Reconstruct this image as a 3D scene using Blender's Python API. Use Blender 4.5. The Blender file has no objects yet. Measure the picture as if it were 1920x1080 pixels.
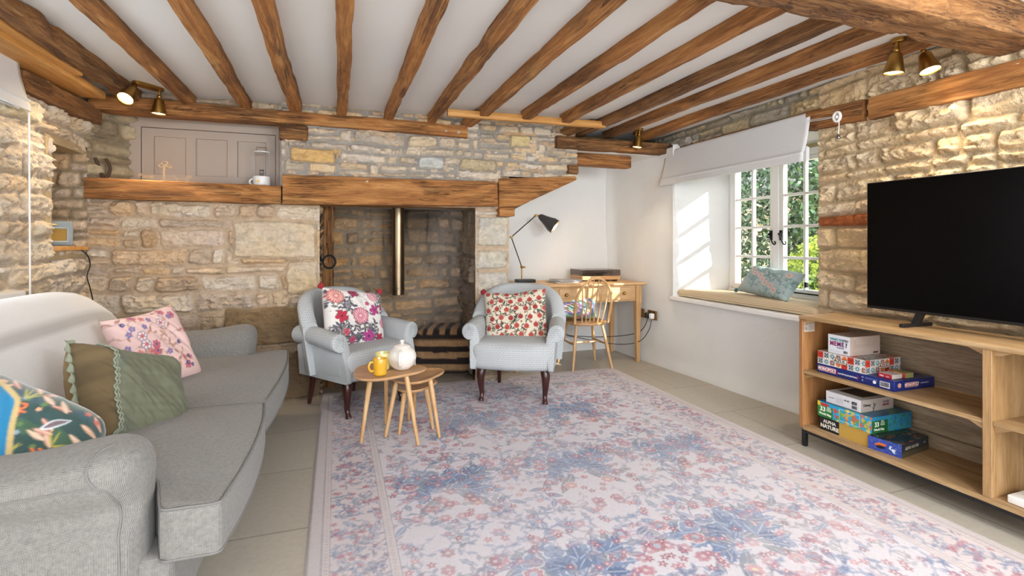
import bpy, bmesh, math, random
import numpy as np
from mathutils import Vector, Matrix, Euler
R=math.radians; PI=math.pi
scene=bpy.context.scene
COL=bpy.data.collections.new('cottage_room'); scene.collection.children.link(COL)

# ------------------------------------------------------------------ noise
_rs=np.random.RandomState(7); TAB=_rs.rand(16,256,256).astype(np.float32)
def vn(x,y,s=0):
    x=np.asarray(x,float); y=np.asarray(y,float)
    xi=np.floor(x).astype(int); yi=np.floor(y).astype(int); fx=x-xi; fy=y-yi
    fx=fx*fx*(3-2*fx); fy=fy*fy*(3-2*fy); T=TAB[s%16]
    a=T[xi&255,yi&255]; b=T[(xi+1)&255,yi&255]; c=T[xi&255,(yi+1)&255]; d=T[(xi+1)&255,(yi+1)&255]
    return (a*(1-fx)+b*fx)*(1-fy)+(c*(1-fx)+d*fx)*fy
def fbm(x,y,o=4,s=0):
    r=0;a=.5;t=0
    for k in range(o):
        r=r+a*vn(x*2**k+17.3*k,y*2**k+5.7*k,s+k); t+=a; a*=.5
    return r/t-.5
def n3(p,sc,s=0,o=2):
    x,y,z=p[...,0]*sc,p[...,1]*sc,p[...,2]*sc
    return (fbm(x+.3*z,y,o,s)+fbm(y+.4*x,z,o,s+3)+fbm(z-.2*y,x,o,s+5))/1.8
def sstep(a,b,x):
    t=np.clip((x-a)/(b-a),0,1); return t*t*(3-2*t)
def hexl(h):
    v=[int(h[i:i+2],16)/255 for i in (0,2,4)]
    return np.array([c/12.92 if c<=.04045 else ((c+.055)/1.055)**2.4 for c in v])
def H4(h): return tuple(hexl(h))+(1,)

# ------------------------------------------------------------------ geometry
class G:
    def __init__(s): s.v=[]; s.f=[]; s.n=0
    def add(s,V,F):
        V=np.asarray(V,float).reshape(-1,3); k=s.n
        s.v.append(V); s.f+= [tuple(i+k for i in f) for f in F]; s.n+=len(V); return s
    def V(s): return np.concatenate(s.v) if s.v else np.zeros((0,3))
    def xf(s,M):
        M=np.array(M); s.v=[v@M[:3,:3].T+M[:3,3] for v in s.v]; return s
    def join(s,o): 
        s.add(o.V(),o.f); return s
_bc=[0]
def box(x0,x1,y0,y1,z0,z1):
    _bc[0]+=1; e=(_bc[0]*5%11)*.00007   # no two boxes share a plane exactly
    ex,ey,ez=[min(e,.08*abs(b-a)) for a,b in ((x0,x1),(y0,y1),(z0,z1))]; x0+=ex;x1-=ex;y0+=ey;y1-=ey;z0+=ez;z1-=ez
    V=[(x,y,z) for x in (x0,x1) for y in (y0,y1) for z in (z0,z1)]
    F=[(0,1,3,2),(4,6,7,5),(0,4,5,1),(2,3,7,6),(0,2,6,4),(1,5,7,3)]
    return G().add(V,F)
def boxes(*a):
    g=G()
    for b in a: g.join(box(*b))
    return g
def gridF(n,m,wrapu=False,wrapv=False,flip=False):
    i=np.arange(n if wrapu else n-1)[:,None]; j=np.arange(m if wrapv else m-1)[None,:]
    i2=(i+1)%n; j2=(j+1)%m
    F=np.stack(np.broadcast_arrays(i*m+j,i2*m+j,i2*m+j2,i*m+j2),-1).reshape(-1,4)
    return F[:,::-1] if flip else F
def loft(sections,cap=True,wrap=True):
    S=np.array(sections,float); n,m=S.shape[:2]
    g=G(); F=[tuple(f) for f in gridF(n,m,False,wrap)]
    if cap and wrap:
        F.append(tuple(range(m))[::1]); F.append(tuple((n-1)*m+k for k in range(m))[::-1])
    g.add(S.reshape(-1,3),F); return g
def tube(pts,r,seg=8,cap=True,closed=False):
    P=np.array(pts,float); n=len(P)
    rr=np.full(n,r) if np.isscalar(r) else np.array(r,float)
    if closed: T=np.roll(P,-1,0)-np.roll(P,1,0)
    else: T=np.gradient(P,axis=0)
    T/=np.linalg.norm(T,axis=1)[:,None]+1e-9
    up=np.array([0,0,1.]) if abs(T[0][2])<.9 else np.array([1.,0,0])
    nrm=np.cross(T[0],up); nrm/=np.linalg.norm(nrm); S=[]
    a=np.linspace(0,2*PI,seg,endpoint=False)
    for k in range(n):
        nrm=nrm-T[k]*nrm.dot(T[k]); nrm/=np.linalg.norm(nrm)+1e-9
        b=np.cross(T[k],nrm)
        S.append(P[k]+rr[k]*(np.cos(a)[:,None]*nrm+np.sin(a)[:,None]*b))
    S=np.array(S); m=seg
    F=[tuple(f) for f in gridF(n,m,closed,True)]
    if cap and not closed:
        F.append(tuple(range(m))); F.append(tuple((n-1)*m+k for k in range(m))[::-1])
    return G().add(S.reshape(-1,3),F)
def spline(pts,n=24,closed=False):
    P=np.array(pts,float); k=len(P); out=[]
    segs=k if closed else k-1; per=max(2,n//segs)
    for i in range(segs):
        if closed: p0,p1,p2,p3=P[i-1],P[i],P[(i+1)%k],P[(i+2)%k]
        else: p0,p1,p2,p3=P[max(i-1,0)],P[i],P[i+1],P[min(i+2,k-1)]
        for t in np.linspace(0,1,per,endpoint=False):
            out.append(.5*((2*p1)+(-p0+p2)*t+(2*p0-5*p1+4*p2-p3)*t*t+(-p0+3*p1-3*p2+p3)*t**3))
    if not closed: out.append(P[-1])
    return np.array(out)
def lathe(prof,seg=24,c=(0,0,0)):
    a=np.linspace(0,2*PI,seg,endpoint=False)
    S=[[(c[0]+r*math.cos(t),c[1]+r*math.sin(t),c[2]+z) for t in a] for r,z in prof]
    return loft(S)
def cyl(p0,p1,r0,r1=None,seg=16):
    return tube([p0,p1],[r0,r0 if r1 is None else r1],seg)
def sphere(c,r,seg=16,sz=1):
    pr=[(max(r*math.sin(t),1e-4),-r*sz*math.cos(t)) for t in np.linspace(0,PI,seg//2+1)]
    return lathe(pr,seg,c)
def rbox(sx,sy,sz,r,step=.03,fn=None,c=(0,0,0)):
    """rounded box, densely divided; fn(P) may reshape the points"""
    h=np.array([sx,sy,sz])/2.; r=min(r,h.min()*.999)
    def axis(L):
        inner=L-r
        k=max(1,int(round(2*inner/step))); rr=[-L+r*(1-math.cos(t))for t in np.linspace(0,PI/2,5)][:-1]
        a=list(-L+ r*(1-np.cos(np.linspace(0,PI/2,5)))[:-1]) if r>0 else []
        mid=list(np.linspace(-inner,inner,k+1)); return np.array(a+mid+[-q for q in a[::-1]])
    A=[axis(v) for v in h]; Vs=[];idx={};F=[]
    def vid(i,j,k):
        key=(i,j,k)
        if key not in idx: idx[key]=len(Vs); Vs.append((A[0][i],A[1][j],A[2][k]))
        return idx[key]
    n=[len(a)-1 for a in A]
    for k in (0,n[2]):
        for i in range(n[0]):
            for j in range(n[1]):
                q=(vid(i,j,k),vid(i+1,j,k),vid(i+1,j+1,k),vid(i,j+1,k)); F.append(q if k else q[::-1])
    for j in (0,n[1]):
        for i in range(n[0]):
            for k in range(n[2]):
                q=(vid(i,j,k),vid(i,j,k+1),vid(i+1,j,k+1),vid(i+1,j,k)); F.append(q if j else q[::-1])
    for i in (0,n[0]):
        for j in range(n[1]):
            for k in range(n[2]):
                q=(vid(i,j,k),vid(i,j+1,k),vid(i,j+1,k+1),vid(i,j,k+1)); F.append(q if i else q[::-1])
    P=np.array(Vs,float); inner=np.maximum(h-r,0); q=np.clip(P,-inner,inner); d=P-q
    # cube-to-sphere mapping of the rounded zone
    dn=d/max(r,1e-6); x2,y2,z2=dn[:,0]**2,dn[:,1]**2,dn[:,2]**2
    s=np.stack([dn[:,0]*np.sqrt(np.maximum(0,1-y2/2-z2/2+y2*z2/3)),dn[:,1]*np.sqrt(np.maximum(0,1-x2/2-z2/2+x2*z2/3)),dn[:,2]*np.sqrt(np.maximum(0,1-x2/2-y2/2+x2*y2/3))],1)
    P=q+s*r
    if fn is not None: P=fn(P)
    return G().add(P+np.array(c),F)

def mesh_obj(name,V,F,mat=None,parent=None,col=None,smooth=True,uv=True,off=None,bev=0,kind=None,angle=40):
    V=np.asarray(V,float)
    if parent is None and off is None:
        lo,hi=V.min(0),V.max(0); off=np.array([(lo[0]+hi[0])/2,(lo[1]+hi[1])/2,lo[2]])
    elif off is None: off=np.zeros(3)
    V=V-np.array(off)
    me=bpy.data.meshes.new(name)
    if isinstance(F,np.ndarray):
        nf=len(F); me.vertices.add(len(V)); me.vertices.foreach_set('co',V.astype(np.float32).ravel())
        me.loops.add(nf*4); me.loops.foreach_set('vertex_index',F.astype(np.int32).ravel())
        me.polygons.add(nf); me.polygons.foreach_set('loop_start',np.arange(0,nf*4,4,dtype=np.int32))
        try: me.polygons.foreach_set('loop_total',np.full(nf,4,dtype=np.int32))
        except Exception: pass
        me.update(calc_edges=True)
    else:
        me.from_pydata([tuple(v) for v in V],[],[tuple(int(i) for i in f) for f in F])
    me.validate()
    if col is not None:
        a=me.color_attributes.new('Col','FLOAT_COLOR','POINT')
        c=np.ones((len(V),4),np.float32); c[:,:3]=np.clip(col,0,1); a.data.foreach_set('color',c.ravel())
    if uv:   # box projection in metres, so weaves and prints keep their real size
        l=me.uv_layers.new(name='UVMap'); nl=len(me.loops)
        vi=np.empty(nl,np.int32); me.loops.foreach_get('vertex_index',vi)
        npn=len(me.polygons); nr=np.empty(npn*3,np.float32); me.polygons.foreach_get('normal',nr); nr=np.abs(nr.reshape(-1,3))
        lt=np.empty(npn,np.int32); me.polygons.foreach_get('loop_total',lt); pi=np.repeat(np.arange(npn),lt)
        ax=nr.argmax(1)[pi]; co=V[vi]
        u=np.where(ax==0,co[:,1],co[:,0]); v=np.where(ax==2,co[:,1],co[:,2])
        l.data.foreach_set('uv',np.stack([u,v],1).astype(np.float32).ravel())
    if smooth:
        me.polygons.foreach_set('use_smooth',[True]*len(me.polygons))
        if angle<180:
            try: me.set_sharp_from_angle(angle=R(angle))
            except Exception: pass
    o=bpy.data.objects.new(name,me); COL.objects.link(o)
    if mat is not None: me.materials.append(mat)
    if parent is not None: o.parent=parent
    o.location=tuple(off) if parent is None else (0,0,0)
    if bev>0:
        m=o.modifiers.new('bevel','BEVEL'); m.width=bev; m.segments=2; m.limit_method='ANGLE'; m.angle_limit=R(40)
    if kind: o['kind']=kind
    return o
def ob(name,g,mat,parent=None,**k): return mesh_obj(name,g.V(),g.f,mat,parent,**k)
def tag(o,label,cat,group=None):
    o['label']=label; o['category']=cat
    if group: o['group']=group
    return o
def root(name,loc,label,cat,rz=0,group=None,rot=None):
    o=bpy.data.objects.new(name,None); COL.objects.link(o); o.location=loc
    o.rotation_euler=rot if rot else (0,0,rz); o.empty_display_size=.05
    return tag(o,label,cat,group)
def L(o,txt): o['label']=txt; return o
def struct(name,g,mat,**k): return ob(name,g,mat,kind='structure',**k)
def wp(name,g,mat,parent,**k):
    """part given in world coordinates under an unrotated root"""
    off=np.zeros(3); p=parent
    while p is not None: off=off+np.array(p.location); p=p.parent
    g.v=[v-off for v in g.v]; return ob(name,g,mat,parent,**k)
def copy_tree(o,parent=None):
    c=o.copy(); COL.objects.link(c); c.parent=parent
    for ch in list(o.children): copy_tree(ch,c)
    return c
def text_obj(name,s,size,mat,parent,M,extr=.0004,align='CENTER',sx=1,bold=0,font=None):
    cu=bpy.data.curves.new(name,'FONT'); cu.body=s; cu.size=size; cu.extrude=extr; cu.align_x=align; cu.align_y='CENTER'; cu.offset=bold; cu.resolution_u=3
    t=bpy.data.objects.new('tmp',cu); COL.objects.link(t)
    dg=bpy.context.evaluated_depsgraph_get(); me=bpy.data.meshes.new_from_object(t.evaluated_get(dg)); COL.objects.unlink(t); bpy.data.objects.remove(t)
    me.transform(Matrix.Diagonal((sx,1,1,1))); me.transform(M); me.name=name
    o=bpy.data.objects.new(name,me); COL.objects.link(o); o.parent=parent; me.materials.clear(); me.materials.append(mat); return o

# ------------------------------------------------------------------ materials
def nt(name):
    m=bpy.data.materials.new(name); m.use_nodes=True; t=m.node_tree; b=t.nodes['Principled BSDF']; return m,t,b
def N(t,ty,**k):
    n=t.nodes.new(ty)
    for a,v in k.items():
        if a.startswith('i_'): n.inputs[a[2:].replace('_',' ')].default_value=v
        else: setattr(n,a,v)
    return n
def mixc(t,fac,a,b,mode='MIX'):
    n=t.nodes.new('ShaderNodeMix'); n.data_type='RGBA'; n.blend_type=mode
    for s,v in ((0,fac),(6,a),(7,b)):
        if hasattr(v,'links'): t.links.new(v,n.inputs[s])
        else: n.inputs[s].default_value=v
    return n.outputs[2]
def mth(t,op,a,b=None,c=None,clamp=False):
    n=t.nodes.new('ShaderNodeMath'); n.operation=op; n.use_clamp=clamp
    for s,v in ((0,a),(1,b),(2,c)):
        if v is None: continue
        if hasattr(v,'links'): t.links.new(v,n.inputs[s])
        else: n.inputs[s].default_value=v
    return n.outputs[0]
def ramp(t,fac,stops):
    n=t.nodes.new('ShaderNodeValToRGB'); e=n.color_ramp.elements
    while len(e)<len(stops): e.new(.5)
    for k,(p,c) in enumerate(stops): e[k].position=p; e[k].color=H4(c) if isinstance(c,str) else (c,c,c,1)
    t.links.new(fac,n.inputs[0]); return n.outputs[0]
def coords(t,scale=(1,1,1),kind='Object',rnd=False):
    tc=N(t,'ShaderNodeTexCoord'); mp=N(t,'ShaderNodeMapping'); mp.inputs['Scale'].default_value=scale
    t.links.new(tc.outputs[kind],mp.inputs[0])
    if rnd:
        oi=N(t,'ShaderNodeObjectInfo'); cx=N(t,'ShaderNodeCombineXYZ'); r=mth(t,'MULTIPLY',oi.outputs['Random'],37.)
        for k in range(3): t.links.new(r,cx.inputs[k])
        t.links.new(cx.outputs[0],mp.inputs['Location'])
    return mp.outputs[0]
def noise(t,vec,scale,detail=4,rough=.55,dist=0):
    n=N(t,'ShaderNodeTexNoise'); n.inputs['Scale'].default_value=scale; n.inputs['Detail'].default_value=detail
    n.inputs['Roughness'].default_value=rough; n.inputs['Distortion'].default_value=dist; t.links.new(vec,n.inputs['Vector']); return n.outputs[0]
def bump(t,b,h,strength=.3,dist=.01):
    n=N(t,'ShaderNodeBump'); n.inputs['Strength'].default_value=strength; n.inputs['Distance'].default_value=dist
    t.links.new(h,n.inputs['Height']); t.links.new(n.outputs[0],b.inputs['Normal'])
def plain(name,c,rough=.5,metal=0,var=.04,bs=0,sc=30,spec=None,coat=0,sheen=0,trans=0):
    m,t,b=nt(name); v=coords(t); n=noise(t,v,sc)
    c1=tuple(np.clip(hexl(c)*(1-var),0,1))+(1,); c2=tuple(np.clip(hexl(c)*(1+var),0,1))+(1,)
    t.links.new(mixc(t,n,c1,c2),b.inputs['Base Color']); b.inputs['Roughness'].default_value=rough; b.inputs['Metallic'].default_value=metal
    if spec is not None: b.inputs['Specular IOR Level'].default_value=spec
    if coat: b.inputs['Coat Weight'].default_value=coat
    if sheen: b.inputs['Sheen Weight'].default_value=sheen
    if trans: b.inputs['Transmission Weight'].default_value=trans
    if bs: bump(t,b,n,bs,.004)
    return m
def wood(name,dark,mid,light,axis='x',rough=.5,sc=1.,bs=.15,knots=0.,pores=.3,old=False):
    m,t,b=nt(name); st={'x':(1.5,24,24),'y':(24,1.5,24),'z':(24,24,1.5)}[axis]
    v=coords(t,tuple(s*sc for s in st),rnd=True)
    v2=coords(t,tuple((s**.5)*1.5*sc for s in st),rnd=True)
    a=noise(t,v,1.1,8,.68,1.4); c=noise(t,v2,1.6,3,.5,.6)
    col=ramp(t,a,[(.28,dark),(.5,mid),(.72,light)])
    col=mixc(t,mth(t,'MULTIPLY',ramp(t,c,[(.35,0.),(.7,1.)]),.35),col,H4(dark))
    fine=noise(t,coords(t,tuple(s*6*sc for s in st),rnd=True),1.5,3,.7)
    col=mixc(t,pores,col,ramp(t,fine,[(.3,'3a2410'),(.55,'ffffff')]),'MULTIPLY')
    h=a
    if old:
        crack=noise(t,coords(t,tuple(s*(.6 if s<2 else 1.6) for s in st),rnd=True),1.3,5,.7,1.5)
        cm=ramp(t,crack,[(.455,0.),(.485,1.),(.515,0.)]); 
        big=noise(t,coords(t,tuple((s**.5)*.9 for s in st),rnd=True),1.2,3,.6,1.)
        cm=mth(t,'MULTIPLY',cm,ramp(t,big,[(.45,0.),(.6,1.)]))
        col=mixc(t,mth(t,'MULTIPLY',cm,.85),col,H4('3b1c0c'))
        dk=ramp(t,big,[(.5,0.),(.75,1.)]); col=mixc(t,mth(t,'MULTIPLY',dk,.6),col,H4('5c3a22'))
        h=mth(t,'SUBTRACT',mth(t,'ADD',a,mth(t,'MULTIPLY',fine,.4)),mth(t,'MULTIPLY',cm,1.5))
    t.links.new(col,b.inputs['Base Color']); b.inputs['Roughness'].default_value=rough
    bump(t,b,h,bs,.01 if old else .003); return m
def attr_mat(name,rough=.9,bs=.2,sc=220,dist=.003,var=.12,sheen=0,uvweave=0,sc2=None):
    m,t,b=nt(name); a=N(t,'ShaderNodeVertexColor',layer_name='Col'); v=coords(t); n=noise(t,v,sc,5,.65)
    f=ramp(t,n,[(.2,1-var*2),(.8,1.)]); col=mixc(t,1.,a.outputs[0],f,'MULTIPLY')
    t.links.new(col,b.inputs['Base Color']); b.inputs['Roughness'].default_value=rough
    b.inputs['Specular IOR Level'].default_value=.25
    if sheen: b.inputs['Sheen Weight'].default_value=sheen
    h=n
    if sc2:
        n2=noise(t,v,sc2,4,.6); h=mth(t,'ADD',mth(t,'MULTIPLY',n2,2.),n)
    bump(t,b,h,bs,dist); return m
def weave(name,c1,c2,freq=160,rough=.95,c3=None):
    """two-thread cloth drawn in UV metres"""
    m,t,b=nt(name); v=coords(t,kind='UV'); s=N(t,'ShaderNodeSeparateXYZ'); t.links.new(v,s.inputs[0])
    w1=mth(t,'SINE',mth(t,'MULTIPLY',mth(t,'ADD',s.outputs[0],s.outputs[1]),freq*2*PI)); w2=mth(t,'SINE',mth(t,'MULTIPLY',mth(t,'SUBTRACT',s.outputs[0],mth(t,'MULTIPLY',s.outputs[1],1.0)),freq*2*PI))
    p=mth(t,'ADD',mth(t,'MULTIPLY',mth(t,'MULTIPLY',w1,w2),.5),.5)
    n=noise(t,coords(t),90,4,.7); big=noise(t,coords(t),4,3)
    f=mth(t,'ADD',mth(t,'MULTIPLY',p,.6),mth(t,'MULTIPLY',n,.5),clamp=True)
    col=mixc(t,ramp(t,f,[(.25,0.),(.75,1.)]),H4(c1),H4(c2))
    col=mixc(t,mth(t,'MULTIPLY',big,.25),col,H4(c3 or c2))
    t.links.new(col,b.inputs['Base Color']); b.inputs['Roughness'].default_value=rough; b.inputs['Specular IOR Level'].default_value=.15
    b.inputs['Sheen Weight'].default_value=.15
    bump(t,b,f,.5,.002); return m
def lattice(name,bg,line,spot,cell=.021):
    """diamond lattice upholstery with a lozenge in each cell, in UV metres"""
    m,t,b=nt(name); v=coords(t,kind='UV'); s=N(t,'ShaderNodeSeparateXYZ'); t.links.new(v,s.inputs[0])
    k=1/(cell*1.25)
    a=mth(t,'FRACT',mth(t,'ADD',mth(t,'MULTIPLY',mth(t,'ADD',s.outputs[0],mth(t,'MULTIPLY',s.outputs[1],.85)),k),100.))
    c=mth(t,'FRACT',mth(t,'ADD',mth(t,'MULTIPLY',mth(t,'SUBTRACT',s.outputs[0],mth(t,'MULTIPLY',s.outputs[1],.85)),k),100.))
    da=mth(t,'ABSOLUTE',mth(t,'SUBTRACT',a,.5)); dc=mth(t,'ABSOLUTE',mth(t,'SUBTRACT',c,.5))
    d=mth(t,'MAXIMUM',da,dc)   # .5 on the lattice line, 0 mid cell
    col=ramp(t,d,[(.0,line),(.1,line),(.16,spot),(.24,spot),(.27,line),(.31,line),(.34,bg),(.44,bg),(.462,'5c6268'),(.5,'5c6268')])
    n=noise(t,coords(t),300,3,.7); col=mixc(t,mth(t,'MULTIPLY',n,.18),col,H4('858b90'))
    t.links.new(col,b.inputs['Base Color']); b.inputs['Roughness'].default_value=.95; b.inputs['Specular IOR Level'].default_value=.15
    bump(t,b,mth(t,'ADD',mth(t,'MULTIPLY',d,.8),n),.35,.002); return m
def glow(name,c,s):
    m,t,b=nt(name); b.inputs['Base Color'].default_value=H4(c); b.inputs['Emission Color'].default_value=H4(c); b.inputs['Emission Strength'].default_value=s; return m
def glassm(name,tint='ffffff',rough=0.,alpha=.12):
    m,t,b=nt(name); out=t.nodes['Material Output']; g=N(t,'ShaderNodeBsdfGlossy'); g.inputs['Roughness'].default_value=.02+rough
    tr=N(t,'ShaderNodeBsdfTransparent'); tr.inputs[0].default_value=H4(tint); mx=N(t,'ShaderNodeMixShader'); fr=N(t,'ShaderNodeLayerWeight'); pw=mth(t,'POWER',fr.outputs['Facing'],5.)
    t.links.new(mth(t,'MULTIPLY_ADD',pw,.8,alpha*.25,clamp=True),mx.inputs[0]); t.links.new(tr.outputs[0],mx.inputs[1]); t.links.new(g.outputs[0],mx.inputs[2]); t.links.new(mx.outputs[0],out.inputs[0]); return m
def plaster(name,c='e2e2e0',bs=.25,sc=6):
    m,t,b=nt(name); v=coords(t); n=noise(t,v,sc,5,.6); n2=noise(t,v,60,3)
    lo=tuple(hexl(c)*.93)+(1,); t.links.new(mixc(t,n,lo,H4(c)),b.inputs['Base Color']); b.inputs['Roughness'].default_value=.92
    bump(t,b,mth(t,'ADD',n,mth(t,'MULTIPLY',n2,.08)),bs,.02); return m

M={}
M['plaster']=plaster('white_plaster'); M['ceil']=plaster('ceiling_paint','e2e2e0',.08,2)
M['oak_old']=wood('old_oak','784720','b0753c','d8a566','x',.75,1.,.8,old=True,pores=.3)
M['oak_dark']=wood('weathered_oak','5e3a20','99693a','bf925e','x',.85,1.3,.9,old=True,pores=.45)
M['oak_pale']=wood('pale_pine_board','b07838','cf9650','e2b676','x',.6,1,.2,pores=.2)
M['chair_wood']=wood('blond_beech','b88a58','d0a674','e2c296','z',.35,.8,.05,pores=.12)
M['beech_x']=wood('blond_beech_flat','b08458','cb9f70','dab68c','x',.35,.8,.05,pores=.12)
M['desk_x']=wood('waxed_pine','b58a58','cfa878','dfc096','x',.45,.7,.08,pores=.15)
M['desk_z']=wood('waxed_pine_upright','b08050','c99f6c','dcb98a','z',.45,.7,.08,pores=.15)
M['tv_y']=wood('mango_wood','8f6e47','b39166','cab088','y',.5,.8,.12,pores=.3)
M['tv_z']=wood('mango_wood_upright','8f6b42','b08b5e','c7a67c','z',.5,.8,.12,pores=.3)
M['tv_back']=wood('grey_mango_backboard','6e5b48','98846c','b3a189','y',.6,1.,.15,pores=.4)
M['tv_warm']=wood('orange_mango_side','895c35','ab7848','c2905e','z',.5,.8,.1,pores=.2)
M['dark_leg']=plain('dark_mahogany','3a1712',.3,var=.2,coat=.3)
M['black_metal']=plain('black_metal','17171a',.4,var=.1); M['iron']=plain('black_iron','1b1a1a',.55,.6,var=.2,bs=.2)
M['brass']=plain('aged_brass','b08a4a',.32,1,var=.08); M['steel']=plain('brushed_steel','9a9a9c',.3,1)
M['stone']=attr_mat('rubble_stone',.95,.8,120,.011,.11,sc2=42)
M['print']=attr_mat('printed_cotton',.9,.15,400,.001,.05,sheen=.1)
M['rug']=attr_mat('faded_rug_pile',.97,.5,420,.003,.13,sheen=.1)
M['velvet']=attr_mat('printed_velvet',.6,.1,60,.002,.06,sheen=.6)
M['white_cloth']=weave('white_linen','d2d2d2','e6e6e6',380)
M['cream_throw']=weave('cream_wool_throw','d2d0ca','e0deda',260)
M['grey_weave']=weave('grey_sofa_tweed','47474b','989590',150,c3='7b7975')
M['seat_stripe']=None
M['piping']=plain('grey_piping','757371',.9,var=.2,bs=.2,sc=200)
M['lattice']=lattice('blue_lattice_upholstery','e2e4e3','bcc1c4','9ba2a8')
M['white_paint']=plain('white_gloss_paint','ecebe9',.35,var=.02); M['ceramic']=plain('white_ceramic','e8e2da',.12,var=.02,coat=.5)
M['taupe']=plain('taupe_panel_paint','a8998c',.5,var=.03,bs=.05,sc=12)
M['white_plastic']=plain('white_plastic','e4e2de',.35,var=.02); M['black_plastic']=plain('black_plastic','111113',.45,var=.1)
M['glass']=glassm('clear_glass'); M['smoke']=glassm('smoked_acrylic','d9d2d0',0,.3)
M['screen']=plain('tv_screen','010102',.28,var=0,spec=.15)
M['bulb']=glow('warm_bulb','ffe2a8',14); M['bulb2']=glow('reading_bulb','ffcf7a',6)
# ================================================================== rubble stone
PAL_WARM=['d6c3a8','cbb296','e0d3be','c0a486','d2bb9c','e3d8c6','c6b39e','cfb99c','d9c8b0','c7a67c','beac99','d0ab7e']
PAL_GREY=['d0c2ae','c2b4a2','d9c8ab','b7aca0','e0d3bd','cab79e','d4b588','c2b8aa','aea69c','d6c9b6']
PAL_PALE=['dccfba','cfc0aa','e4dac8','c8b294','d2c1a8','dfd2bf','bfb09c']
PAL_FIRE=['c4a27a','b09472','d0a266','a38f78','c6ab8a','9c8974','b89c7c','8f7f6e','cca874']
PAL_TV=['e0cba8','d8bd97','e6d4b4','d0b48e','e2cfac','ccb594','dcc6a2']
def facets(U,V,sc,seed,asp=1.6):
    """chipped planes: nearest-cell tilted facets"""
    x=U/sc/asp; y=V/sc; xi=np.floor(x).astype(int); yi=np.floor(y).astype(int); best=np.full(U.shape,9.); out=np.zeros(U.shape); T=TAB
    for i in (-1,0,1):
        for j in (-1,0,1):
            a=(xi+i)&255; b=(yi+j)&255; cx=xi+i+T[seed%16,a,b]; cy=yi+j+T[(seed+1)%16,a,b]; d=(x-cx)**2+(y-cy)**2; m=d<best
            hh=(T[(seed+2)%16,a,b]-.5)*1.1+(x-cx)*(T[(seed+3)%16,a,b]-.5)*1.6+(y-cy)*(T[(seed+4)%16,a,b]-.5)*2.4
            best=np.where(m,d,best); out=np.where(m,hh,out)
    return out
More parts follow.
